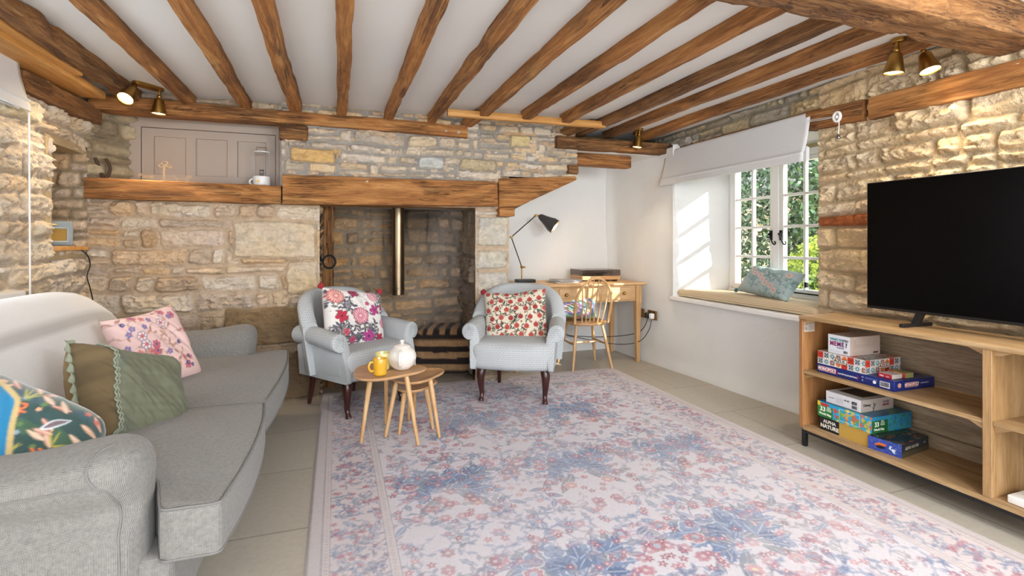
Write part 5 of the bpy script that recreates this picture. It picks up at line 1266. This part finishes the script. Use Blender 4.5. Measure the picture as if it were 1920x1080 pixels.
cv=Cv(.27,.073,.0014,'c8bfb4'); tiles(cv,rnd,.27,.073); painted(az,'tile_print',cv,SM(.28,0,0,.0006))
cv=Cv(.27,.28,.003,'b8ada0'); tiles(cv,rnd,.27,.14); painted(az,'tile_print',cv,Matrix(((1,0,0,0),(0,1,0,-.28),(0,0,1,.0738),(0,0,0,1))))
for u in (1,):
    fr(az,'name_plate',.095,.178,.022,.052,'4c4642',.0010); fr(az,'name_plate',.098,.175,.0245,.0495,'ded8cc',.0013); tf(az,'AZUL',.024,.137,.037,'2c2826',sx=1.15,bold=.0004,d=.0018)
    sr(az,'name_plate',.28,.095,.178,.022,.052,'4c4642',.0010); sr(az,'name_plate',.28,.098,.175,.0245,.0495,'cdc0b0',.0013); ts(az,.28,'AZUL',.024,.137,.037,'7a2a1c',sx=1.15,bold=.0004,d=.0018)
me_=game('board_game_box','white party game box on top of the upper pile',XB+.015,2.145,.575,.235,.130,.105,plain('buff_card','c9b5a8',.5,var=.03))
fr(me_,'front_print',.0,.130,.0,.105,'dfe2ea',.0004)
tf(me_,'WHAT DO',.017,.052,.079,'1f8f93',bold=.0008,sx=.95); tf(me_,'YOU',.017,.103,.079,'2a2530',bold=.0008,sx=.95)
for k,(ch,c_) in enumerate((('M','a02a6a'),('E','8a2468'),('M','7a2160'),('E','5c1c58'),('?','241a30'))): tf(me_,ch,.034,.024+.0215*k,.055,c_,bold=.0013,sx=.88)
tf(me_,'UK EDITION',.0075,.075,.035,'4a2a48',bold=.0002); fr(me_,'label_patch',.092,.118,.009,.025,'c8ccd4'); bars(me_,.094,.116,.010,.024)
for k in range(3): fr(me_,'print',.012,.07,.018-k*.004,.0188-k*.004,'a8acb8')
g=G()
for k,(a_,b__) in enumerate(((.03,.045),(.03,.05),(.03,.045),(.03,.16),(.03,.19),(.03,.14))): g.join(box(a_,b__,-.1306,-.130,.084-k*.008,.0848-k*.008))
ob('print',g,inkm('6a5850'),me_,uv=False); bars(me_,.18,.215,.008,.018,'3a3030',side=.130)
rc=game('card_box','small red and white card box lying on the blue board game',XB+.03,1.872,.502,.075,.070,.023,plain('white_card_lid','c9beb4',.45),group=None)
fr(rc,'front_print',0,.070,0,.023,'b01f34'); tf(rc,'TRIO',.010,.018,.009,'eadde0',bold=.0003); tf(rc,'CE 8+',.007,.048,.009,'eadde0',bold=.0002)
g2=game('card_box','small yellow-green card box behind the red one on the blue box',XB+.12,1.885,.502,.06,.09,.026,plain('olive_card','8f8a55',.45,var=.2,sc=60),group=None)
fr(g2,'front_print',.0,.09,.0,.026,'b04a3c'); fr(g2,'front_print',.03,.07,.004,.022,'cfd0a0',.0009)
# lower shelf pile
an=game('board_game_box','nature themed game box at the bottom of the lower pile',XB+.005,2.19,.124,.24,.335,.078,plain('night_green_card','22382f',.4,var=.4,sc=40))
fr(an,'front_print',.0,.118,.0,.078,'12161e'); tf(an,'ALPHA',.025,.062,.052,'e6e2d2',bold=.0009); tf(an,'NATURE',.029,.062,.024,'ece8da',bold=.0011)
fr(an,'front_print',.120,.295,.0,.078,'c9a24a')
for k in range(8): fr(an,'print',.128,.288,.010+k*.008,.0112+k*.008,'8a6b2c',.0010)
an2=game('board_game_box','tilted wildlife game box with blue front leaning out at the right of the lower pile',XB-.005,1.90,.124,.26,.155,.066,plain('dark_wildlife_card','2a2f38',.4,var=.6,sc=26),rz=R(8))
cv=Cv(.155,.066,.0012,'33479a'); rr_=random.Random(8)
for k in range(160): cv.dot(rr_.uniform(0,.155),rr_.uniform(0,.066),.0008,'aab6e6')
cv.leaf(.03,.030,.2,.06,.012,'c8663a'); cv.leaf(.035,.022,.1,.05,.010,'1a1c2c')
for k in range(9): cv.leaf(.11+rr_.uniform(-.015,.02),.028+rr_.uniform(-.012,.012),rr_.uniform(0,6),.014,.004,'c9d6da')
painted(an2,'front_print',cv,FM(0,0,.0006)); ts(an2,.155,'ALPHA NATURE',.022,.095,.042,'a8a08c',bold=.0003,sx=.8); 
g=G()
for k in range(12): g.join(box(.03+.018*k,.04+.018*k,-.1562,-.155,.012,.014))
sr(an2,'front_print',.155,.0,.26,.0,.028,'4a4434'); ts(an2,.155,'SUN',.013,.215,.045,'8f9aa8')
cv=Cv(.26,.155,.002,'2c3038')
for k in range(60): cv.leaf(rr_.uniform(0,.26),rr_.uniform(0,.155),rr_.uniform(0,6),.04,.009,rr_.choice(['a85a3a','46545c','7c8488','3a4a3c','1a1c20']))
painted(an2,'lid_print',cv,Matrix(((1,0,0,0),(0,1,0,-.155),(0,0,1,.0666),(0,0,0,1))))
pz=game('puzzle_box','bright blue and green world map floor puzzle box in the lower pile',XB-.005,2.195,.202,.30,.315,.085,plain('sea_blue_card','2d7fae',.35,var=.2,sc=20))
cv=Cv(.315,.085,.0012,'2f9cc8'); 
for k in range(60): cv.flower(rr_.uniform(.10,.315),rr_.uniform(0,.085),rr_.uniform(.004,.014),3,rr_.choice(['7fae4a','c8a84a','5f9a48','d8c86a','c8603a']),k,.4,None,None,.9)
cv.c[:int(.095/cv.res),:int(.066/cv.res)]=hexl('2c7a34'); cv.c[:int(.02/cv.res),int(.062/cv.res):]=hexl('d8c23a')
i0=int(.135/cv.res);i1=int(.25/cv.res);j0=int(.012/cv.res);j1=int(.075/cv.res)
for a_,b__,c__,d__ in ((i0,i1,j0,j0+1),(i0,i1,j1,j1+1),(i0,i0+1,j0,j1),(i1,i1+1,j0,j1)): cv.c[a_:b__,c__:d__]=1
for k in range(14): cv.dot(.105+rr_.uniform(0,.022),.04+rr_.uniform(-.02,.02),.004,'c83a3a')
painted(pz,'front_print',cv,FM(0,0,.0006)); ob('oval_label',G().add([(-.0012-.0002*0,-(.045+.028*math.cos(t_)),.072+.008*math.sin(t_)) for t_ in np.linspace(0,2*PI,24,endpoint=False)],[tuple(range(24))]),inkm('c8322c'),pz,smooth=False)
tf(pz,'33',.036,.033,.044,'f4f6f0',bold=.0010); tf(pz,'PIECE\nFLOOR\nPUZZLE',.009,.072,.050,'e8eee0',bold=.0002); tf(pz,'World Map',.016,.048,.018,'f4f6f0',bold=.0006)
cv=Cv(.30,.085,.0014,'2c7fa0')
for k in range(40): cv.flower(rr_.uniform(.12,.30),rr_.uniform(0,.085),rr_.uniform(.004,.013),3,rr_.choice(['4a8a4a','3a6a50','1f5f80']),k,.4,None,None,.8)
cv.c[:int(.12/cv.res),:int(.066/cv.res)]=hexl('265c30'); painted(pz,'side_print',cv,SM(.315,0,0,.0006))
ts(pz,.315,'33',.034,.035,.044,'e4e6dc',bold=.0010); ts(pz,.315,'World Map',.016,.052,.018,'e4e6dc',bold=.0005); ts(pz,.315,'PIECE\nFLOOR\nPUZZLE',.009,.078,.050,'d8decc')
cv=Cv(.30,.315,.003,'2a6c94')
for k in range(50): cv.flower(rr_.uniform(0,.30),rr_.uniform(0,.315),rr_.uniform(.008,.03),3,rr_.choice(['3f7a5a','2f5f48','1f4f78','6a8a4a']),k,.4,None,None,.8)
painted(pz,'lid_print',cv,Matrix(((1,0,0,0),(0,1,0,-.315),(0,0,1,.0856),(0,0,0,1))))
wb=game('board_game_box','flat white quiz game box lying on top of the lower pile',XB+.01,2.155,.288,.25,.205,.066,paper)
g=G()
for k in range(5): g.join(box(-.0012,0,-.022-.007*k,-.018-.007*k,.030,.034))
ob('print',g,inkm('2a2c38'),wb,uv=False); tf(wb,'UK CE',.010,.125,.040,'3a3a48',bold=.0003)
for k in range(6): fr(wb,'print',.062,.105,.046-k*.006,.0470-k*.006,'9a9cae')
bars(wb,.155,.185,.030,.048); bars(wb,.155,.185,.008,.026)
sr(wb,'front_print',.205,.0,.25,.0,.066,'bdb0a6'); ts(wb,.205,'Disney',.020,.045,.036,'24222a',bold=.0003); ts(wb,.205,'COLOUR',.011,.19,.044,'5a2a48',bold=.0003); ts(wb,.205,'BRAIN',.017,.19,.028,'8a2450',bold=.0006)
g=G()
for p in ([(.09,.0),(.10,.025),(.095,.045)],[(.10,.025),(.112,.04)],[(.098,.012),(.085,.02)]): g.join(tube([(a_,-.2062,b__) for a_,b__ in p],.0018,5))
ob('plant_print',g,inkm('2c3a30'),wb)
ob('lid_print',boxes((.06,.19,-.17,-.03,.066,.0666)),inkm('4a4038'),wb)
# ================================================================== window seat, blinds
m_,t_,b_=nt('striped_ticking'); v_=coords(t_); s_=N(t_,'ShaderNodeSeparateXYZ'); t_.links.new(v_,s_.inputs[0])
st_=mth(t_,'SINE',mth(t_,'MULTIPLY',mth(t_,'ADD',s_.outputs[0],mth(t_,'MULTIPLY',s_.outputs[2],1.0)),2*PI*75)); t_.links.new(mixc(t_,ramp(t_,mth(t_,'ADD',mth(t_,'MULTIPLY',st_,.5),.5),[(.3,0.),(.6,1.)]),H4('b99c72'),H4('d8cab0')),b_.inputs['Base Color']); b_.inputs['Roughness'].default_value=.95; M['ticking']=m_
def cf(P):
    P=P.copy(); x,y,z=P.T; P[:,2]=z+.012*sstep(0,.03,z)*np.clip(1-(y/.74)**2,0,1)+.005*n3(P,6,3,2); P[:,1]=y+.16*x*np.sign(y)*(-1)*np.clip(np.abs(y)/.7,0,1); return P
tag(ob('seat_pad',rbox(.38,1.40,.062,.03,.03,cf,c=(3.20,3.25,.7325)),M['ticking']),'long beige striped pad on the window seat','cushion')
# roman blind of the big window
def blind(name,label,P0,P1,ztop,zbot,lean,mat,depth=.05,nrm=(-1,0)):
    o=root(name,((P0[0]+P1[0])/2,(P0[1]+P1[1])/2,zbot),label,'blind')
    n=50; s=np.linspace(0,1,n); prof=[(0,ztop)]+[(lean*.35*t_**1.0+lean*.65*t_**2, ztop+(zbot+.065-ztop)*t_) for t_ in np.linspace(.06,1,16)]
    prof+= [(lean+.012,zbot+.06),(lean+.014,zbot+.055),(lean+.006,zbot+.048),(lean+.012,zbot+.03),(lean+.016,zbot),(lean+.006,zbot)]
    S=np.zeros((n,len(prof),3))
    for k,(d,z) in enumerate(prof):
        wob=.006*fbm(s*4,np.full(n,z*3),2,3)*(1 if 0<k else 0)
        S[:,k,0]=P0[0]+(P1[0]-P0[0])*s+nrm[0]*(d+wob); S[:,k,1]=P0[1]+(P1[1]-P0[1])*s+nrm[1]*d; S[:,k,2]=z+.004*fbm(s*3,s*0+k,2,2)
    g=G().add(S.reshape(-1,3),[tuple(f) for f in gridF(n,len(prof))]); q=wp('blind_fabric',g,mat,o,angle=50); md=q.modifiers.new('t','SOLIDIFY'); md.thickness=.003
    y0,y1=sorted((P0[1],P1[1])); x=P0[0]
    wp('headrail',boxes((min(x,x-nrm[0]*.04),max(x,x-nrm[0]*.04),y0+.01,y1-.01,ztop-.03,ztop)),M['white_paint'],o)
    # folds stacked behind the front drop
    g=G()
    for k in range(2): g.join(rbox(.012,abs(y1-y0)-.03,.10-.01*k,.005,.2,c=(x+nrm[0]*(lean*.35-.006-.014*k),(y0+y1)/2,zbot+.055)))
    wp('stacked_folds',g,mat,o); return o
bd=blind('roman_blind','white linen roman blind half drawn over the desk-side window',(3.0,4.13),(3.0,2.545),2.075,1.745,.055,M['white_cloth'])
blind('roman_blind','white roman blind corner of the left window at the picture edge',(-1.56,3.33),(-1.56,1.7),2.17,1.885,.04,M['white_cloth'],nrm=(1,0))
# cord and cleat
ck=root('blind_cord',(3.0,2.42,1.93),'white looped blind cord and cleat on the oak beam by the blind','cord')
wp('cord',tube(spline([(2.99,2.56,2.02),(2.97,2.45,2.005),(2.955,2.32,1.99)],14),.0022,6).join(tube(spline([(2.99,2.56,2.012),(2.97,2.44,1.995),(2.955,2.32,1.985)],14),.0022,6)).join(tube(spline([(2.955,2.31,1.99),(2.95,2.305,1.93),(2.95,2.31,1.87)],14),.003,6)),M['white_plastic'],ck)
wp('cleat',tube([(2.952+.0,2.32+.022*math.cos(a_),1.985+.028*math.sin(a_)) for a_ in np.linspace(0,2*PI,22,endpoint=False)],.009,8,closed=True).join(sphere((2.955,2.32,1.985),.014,10)),M['white_plastic'],ck)
wp('acorn',lathe([(.003,.03),(.008,.022),(.009,.012),(.013,.01),(.013,.003),(.002,0)],16,(2.95,2.31,1.845)),M['steel'],ck)
tag(ob('pull_cord',tube(spline([(-1.53,3.36,1.93),(-1.53,3.365,1.5),(-1.53,3.37,1.0),(-1.53,3.37,.55)],20),.0045,6),M['white_plastic']),'long white pull cord hanging beside the left window','cord')
# ================================================================== niche: shelf, radio
tag(ob('niche_shelf',boxes((-1.80,-1.565,3.765,4.135,1.150,1.176)),M['oak_pale'],bev=.003),'small pine shelf in the left corner niche under the radio','shelf')
ra=root('radio',(-1.665,3.93,1.177),'small grey-blue radio with mustard speaker cloth in the corner niche','radio',R(-58))
# faces the room along local +X
def rf(P): return P
fr_=rbox(.10,.235,.185,.02,.02,c=(-.03,0,.0935)); ob('case',fr_,plain('grey_blue_leatherette','8d979b',.6,var=.06,bs=.2,sc=180),ra)
gg=[]; 
g=G(); 
for y0,y1,z0,z1 in ((-.085,.085,.128,.140),(-.085,.085,.028,.040),(-.085,-.074,.028,.140),(.074,.085,.028,.140)): g.join(rbox(.012,y1-y0,z1-z0,.004,.05,c=(.022,(y0+y1)/2,(z0+z1)/2)))
ob('grille_frame',g,plain('pale_grey_trim','a4adb0',.5),ra)
ob('speaker_cloth',boxes((.017,.021,-.075,.075,.038,.13)),plain('mustard_cloth','a8843c',.8,var=.2,bs=.3,sc=260),ra)
ob('badge',rbox(.004,.035,.010,.002,.02,c=(.022,0,.160)),M['brass'],ra)
ob('dial',cyl((-.04,.09,.185),(-.04,.09,.197),.008),M['brass'],ra)
for c_ in ra.children_recursive: c_.data.transform(Matrix.Diagonal((.8,.78,.86,1)))
tag(ob('radio_cable',tube(spline([(-1.60,4.03,1.18),(-1.545,4.06,1.12),(-1.54,4.09,1.05),(-1.545,4.06,.98),(-1.54,4.09,.90),(-1.54,4.13,.80),(-1.56,4.14,.7)],40),.0035,6),M['black_plastic']),'thin black radio cable running down the left corner stonework','cable')
# ================================================================== cupboard over the shelf beam
cp=root('wall_cupboard',(-.92,4.40,1.635),'taupe painted panelled cupboard set in the wall above the shelf beam','cupboard')
TP=M['taupe']
wp('surround',boxes((-1.50,-.40,4.395,4.43,2.05,2.14),(-1.50,-1.35,4.395,4.43,1.60,2.14),(-.45,-.39,4.395,4.43,1.60,2.14)),TP,cp,bev=.002)
fx0,fx1,fz0,fz1=-1.347,-.453,1.61,2.047
g=boxes((fx0,fx1,4.400,4.428,1.985,fz1),(fx0,fx1,4.400,4.428,fz0,1.705))
ps=[(-1.27,-1.065),(-1.0,-.79),(-.72,-.52)]
xe=[fx0]+[v for p in ps for v in p]+[fx1]
for k in range(0,len(xe),2): g.join(box(xe[k],xe[k+1],4.400,4.428,1.70,1.99))
d_=wp('door',g,TP,cp,bev=.002)
for a_,b__ in ps:
    wp('panel',boxes((a_,b__,4.412,4.43,1.70,1.99)),TP,d_)
    q=G(); 
    for u0,u1,w0,w1 in ((a_,b__,1.984,1.990),(a_,b__,1.703,1.709),(a_,a_+.006,1.703,1.99),(b__-.006,b__,1.703,1.99)): q.join(box(u0,u1,4.406,4.414,w0,w1))
    wp('moulding',q,TP,d_,bev=.002)
# ornaments on the shelf
ln=root('lantern',(-.535,4.27,1.628),'white enamel lantern with tall glass cylinder on the shelf beam','lantern')
ob('base',lathe([(.001,0),(.058,0),(.060,.004),(.060,.068),(.057,.074),(.030,.077),(.001,.077)],32),M['white_paint'],ln,angle=50)
ob('handle',tube([(-.060-.022*math.sin(a_),0,.032-.022*math.cos(a_)) for a_ in np.linspace(0,PI,14)],.0055,8),M['white_paint'],ln)
ob('knob',cyl((-.02,-.061,.034),(-.02,-.068,.034),.009),M['brass'],ln)
ob('glass_cylinder',lathe([(.045,.077),(.045,.262),(.0435,.262),(.0435,.077)],32),M['glass'],ln)
ob('cap',lathe([(.001,.272),(.040,.270),(.058,.262),(.056,.257),(.036,.255),(.001,.256)],32),M['white_paint'],ln,angle=50)
ob('wick',boxes((-.014,.014,-.003,.003,.077,.10),(-.016,.016,-.006,.006,.118,.128)).join(cyl((-.012,0,.10),(-.012,0,.12),.002)).join(cyl((.012,0,.10),(.012,0,.12),.002)),M['black_metal'],ln)
ob('guard_wires',tube([(-.048,-.01,.077),(-.048,-.01,.26)],.0015,5).join(tube([(.04,-.03,.077),(.04,-.03,.26)],.0015,5)).join(tube([(.048,.01,.077),(.048,.01,.26)],.0015,5)),M['steel'],ln)
ob('carry_handle',tube([(-.036,0,.27),(-.036,0,.296),(.036,0,.296),(.036,0,.27)],.0032,8),plain('dark_bronze_wire','6a5444',.4,.5),ln)
wire=plain('gold_wire','c9a878',.4,.4)
wt=root('wire_word',(-1.30,4.26,1.628),'tiny gold wire handwritten word ornament at the left of the shelf beam','ornament')
ob('stone_base',rbox(.11,.045,.016,.007,.01,c=(0,0,.008)),plain('driftwood','c2ab88',.8,var=.2),wt)
cu_=text_obj('wire_lettering','Pixie',.05,wire,wt,Matrix(((1,0,0,.02),(0,0,-1,0),(0,1,0,.045),(0,0,0,1))),extr=.0008,bold=-.0008)
tr=root('wire_tree',(-1.17,4.27,1.628),'thin wire tree sculpture on the left half of the shelf beam','ornament')
g=G()
for dx in (-.006,.004): g.join(tube(spline([(dx*2,0,0),(dx,0,.05),(dx*.5,0,.10),(dx+.002,0,.125)],14),.0013,5))
for cx,cz,r_ in ((-.018,.128,.016),(.004,.142,.018),(.026,.130,.015),(.04,.118,.010)): g.join(tube([(cx+r_*math.cos(a_)*(1+.2*math.sin(3*a_)),.0,cz+.8*r_*math.sin(a_)) for a_ in np.linspace(0,2*PI,22,endpoint=False)],.0013,5,closed=True))
ob('wire',g,wire,tr)
dg=root('wire_dog',(-1.05,4.27,1.628),'small wire dog figure standing beside the wire tree on the shelf','ornament')
g=tube(spline([(-.045,0,0),(-.04,0,.03),(-.045,0,.04),(.02,0,.04),(.03,0,.055),(.045,0,.06),(.05,0,.048),(.035,0,.04),(.03,0,.02),(.035,0,0)],40),.0013,5).join(tube(spline([(-.045,0,.04),(-.06,0,.06)],6),.0013,5)).join(tube(spline([(-.03,0,.03),(-.03,0,0)],6),.0013,5)).join(tube(spline([(.02,0,.03),(.02,0,0)],6),.0013,5))
ob('wire',g,wire,dg)
an_=root('antler',(-1.52,4.24,1.635),'dark brown forked antler leaning in the left corner above the shelf beam','ornament')
drk=plain('antler_brown','4a3220',.6,var=.3,bs=.3,sc=60)
ob('branch',tube(spline([(0,0,0),(-.02,.01,.06),(-.035,0,.115),(-.045,-.01,.15)],16),[.013]*2+[.013-.0006*k for k in range(14)] if False else .010,10),drk,an_)
ob('branch',tube(spline([(.0,0,0),(.03,.01,.05),(.035,0,.10),(.015,-.01,.145)],16),.010,10),drk,an_)
# ================================================================== twin spotlights
def spot(name,label,loc,rz,heads,lit=1.):
    o=root(name,loc,label,'spotlight',rz,group='twin brass ceiling spotlights')
    a_=np.linspace(0,2*PI,40,endpoint=False)
    def st(z,s): return [(.065*np.sign(math.cos(t_))+.034*s*math.cos(t_),.034*s*math.sin(t_),z) for t_ in a_]
    ob('mounting_bar',loft([st(0,1),st(-.018,1),st(-.022,.9)]),M['brass'],o,angle=40)
    for hx,(rx,ry) in zip((-.075,.075),heads):
        Mh=Matrix.Translation((hx,0,-.022))@Euler((R(rx),R(ry),0)).to_matrix().to_4x4()@Matrix.Scale(1.3,4)
        hd=cyl((0,0,0),(0,0,-.022),.007).join(sphere((0,0,-.028),.011,12)).join(lathe([(.008,-.034),(.016,-.040),(.022,-.046),(.024,-.058),(.036,-.115),(.036,-.118),(.0335,-.118),(.022,-.07),(.001,-.066)],28)).xf(Mh)
        h=ob('spot_head',hd,M['brass'],o,angle=50)
        ob('bulb',lathe([(.001,-.106),(.028,-.106),(.031,-.111),(.029,-.114),(.001,-.116)],24).xf(Mh),M['bulb'],h)
        l=bpy.data.lights.new('spot_beam','SPOT'); l.energy=20*lit; l.color=(1,.80,.56); l.spot_size=R(95); l.spot_blend=.9; l.shadow_soft_size=.035
        lo=bpy.data.objects.new('spot_light',l); COL.objects.link(lo); W=Matrix.Translation(loc)@Euler((0,0,rz)).to_matrix().to_4x4()@Mh@Matrix.Translation((0,0,-.125)); lo.matrix_world=W
spot('twin_spotlight','brass twin spotlight with both bulbs glowing by the left corner cupboard',(-1.18,3.98,2.25),R(50),((-14,38),(4,0)),1.0)
spot('twin_spotlight','brass twin spotlight in the corner above the desk',(2.66,4.08,2.25),R(70),((8,-4),(-2,6)),.9)
spot('twin_spotlight','brass twin spotlight under the big beam above the television wall',(2.80,1.80,2.25),R(-8),((6,2),(-16,-2)),.8)
# ================================================================== garden beyond the window
def leafmat(name,a,b_):
    m,t,bs=nt(name); oi=noise(t,coords(t),9,2); t.links.new(ramp(t,oi,[(.3,a),(.7,b_)]),bs.inputs['Base Color']); bs.inputs['Roughness'].default_value=.35; bs.inputs['Specular IOR Level'].default_value=.6; return m
def leaves(name,label,n,fn,size,mat,seed,trunk=None,cat='shrub'):
    rs=np.random.RandomState(seed); c=fn(rs,n); 
    d=rs.normal(size=(n,3)); d[:,0]-=.6; d/=np.linalg.norm(d,axis=1)[:,None]; e=rs.normal(size=(n,3)); e-=d*(e*d).sum(1)[:,None]; e/=np.linalg.norm(e,axis=1)[:,None]; f=np.cross(d,e); s=size*rs.uniform(.6,1.3,n)[:,None]
    P=np.stack([c-e*s,c+f*s*.62+d*s*.2,c+e*s,c-f*s*.62+d*s*.2],1).reshape(-1,3); F=np.arange(4*n).reshape(-1,4)
    lo=c.min(0); o=root(name,(c[:,0].mean(),c[:,1].mean(),lo[2]),label,cat)
    q=mesh_obj('foliage',P-np.array(o.location),F,mat,o,uv=False,angle=180); q['kind']='stuff'
    if trunk: wp('stem',trunk,M['bark'],o)
    return o
M['bark']=plain('garden_bark','6a5545',.9,var=.3,bs=.5,sc=20)
gm=leafmat('ivy_leaf','1c3324','55774a'); g2m=leafmat('bright_leaf','6a8f2a','b9c85a'); g3m=leafmat('dusty_leaf','40603a','9fb48a')
leaves('ivy_hedge','dense dark ivy seen through the left casement',11000,lambda rs,n:np.stack([5.2+.35*rs.normal(size=n)*.6+.2*np.sin(rs.rand(n)*9),5.15+rs.uniform(-1.15,.75,n),rs.uniform(-.3,3.1,n)],1),.036,gm,3,trunk=tube([(5.3,5.0,-.3),(5.35,4.9,1.2),(5.3,5.2,2.9)],.06,8))
def ball(c,r):
    def f(rs,n):
        d=rs.normal(size=(n,3)); d/=np.linalg.norm(d,axis=1)[:,None]; return np.array(c)+d*np.array(r)*rs.uniform(.5,1,n)[:,None]**.5
    return f
leaves('garden_shrub','sunlit yellow-green shrub seen through the right casement',4200,ball((5.0,3.98,.75),(.45,.5,.55)),.030,g2m,5,trunk=tube([(5,3.98,-.3),(5,3.98,.6)],.04,8))
leaves('garden_shrub','tall dusty green shrub behind the yellow-green one outside',5200,ball((5.8,4.4,1.35),(.5,.7,1.0)),.038,g3m,6,trunk=tube([(5.8,4.4,-.3),(5.8,4.4,1)],.05,8))
leaves('garden_shrub','small bright shrub low by the window sill outside',900,ball((4.3,3.25,.35),(.3,.35,.35)),.04,g2m,7,trunk=tube([(4.3,3.25,-.3),(4.3,3.25,.3)],.03,8))
th=root('thatched_outbuilding',(8.0,6.0,-.3),'grey thatched outbuilding beyond the garden shrubs','building')
wp('roof',G().add([(6.6,3.2,2.1),(6.6,8.0,2.1),(8.6,8.0,4.4),(8.6,3.2,4.4),(6.7,3.2,2.0),(6.7,8,2.0),(8.7,8,4.3),(8.7,3.2,4.3)],[(0,3,2,1),(4,5,6,7),(0,1,5,4),(0,4,7,3)]),wood('grey_thatch','4f4a48','7f7a78','a5a09c','x',.95,2.5,.8),th)
wp('wall',boxes((6.9,8.6,3.4,7.9,-.3,2.1)),plain('cotswold_wall','b9a78a',.9,var=.3,sc=6,bs=.3),th)
struct('garden_ground',boxes((3.5,14,-3,14,-.4,-.3)),plain('garden_gravel','b5b58f',.95,var=.4,sc=8))
# ================================================================== light and camera
sl=bpy.data.lights.new('sun','SUN'); sl.energy=7.5; sl.angle=R(.6); sl.color=(1,.95,.88); so2=bpy.data.objects.new('sun',sl); COL.objects.link(so2)
so2.rotation_euler=Vector((-1,1.32,-.87)).to_track_quat('-Z','Y').to_euler()
w=bpy.data.worlds.new('sky'); scene.world=w; w.use_nodes=True; bg=w.node_tree.nodes['Background']; bg.inputs[0].default_value=(.84,.92,1,1); bg.inputs[1].default_value=3.0
# unseen point lights added to brighten the room from outside the view
for k,(x_,y_,e) in enumerate(((.5,-2.0,85),(2.2,-1.7,120),(2.2,.5,14))):
    l=bpy.data.lights.new('fill_light','POINT'); l.energy=e; l.color=(.97,.98,1); l.shadow_soft_size=.28; o=bpy.data.objects.new('fill_light_object',l); COL.objects.link(o); o.location=(x_,y_,1.95)
cam=bpy.data.cameras.new('camera'); cam.sensor_width=36; cam.lens=36*950/1920; cam.shift_y=-85/1920; cam.clip_start=.02
co=bpy.data.objects.new('camera',cam); COL.objects.link(co); co.location=(0,0,1.2); co.rotation_euler=(R(90),0,-math.atan(330/950)); scene.camera=co
vs=scene.view_settings; vs.view_transform='Standard'; vs.look='None'; vs.gamma=1; vs.exposure=0.72; vs.use_curve_mapping=False
scene.cycles.max_bounces=8; scene.cycles.diffuse_bounces=5; scene.cycles.transparent_max_bounces=12; scene.cycles.sample_clamp_indirect=6; scene.cycles.use_denoising=True
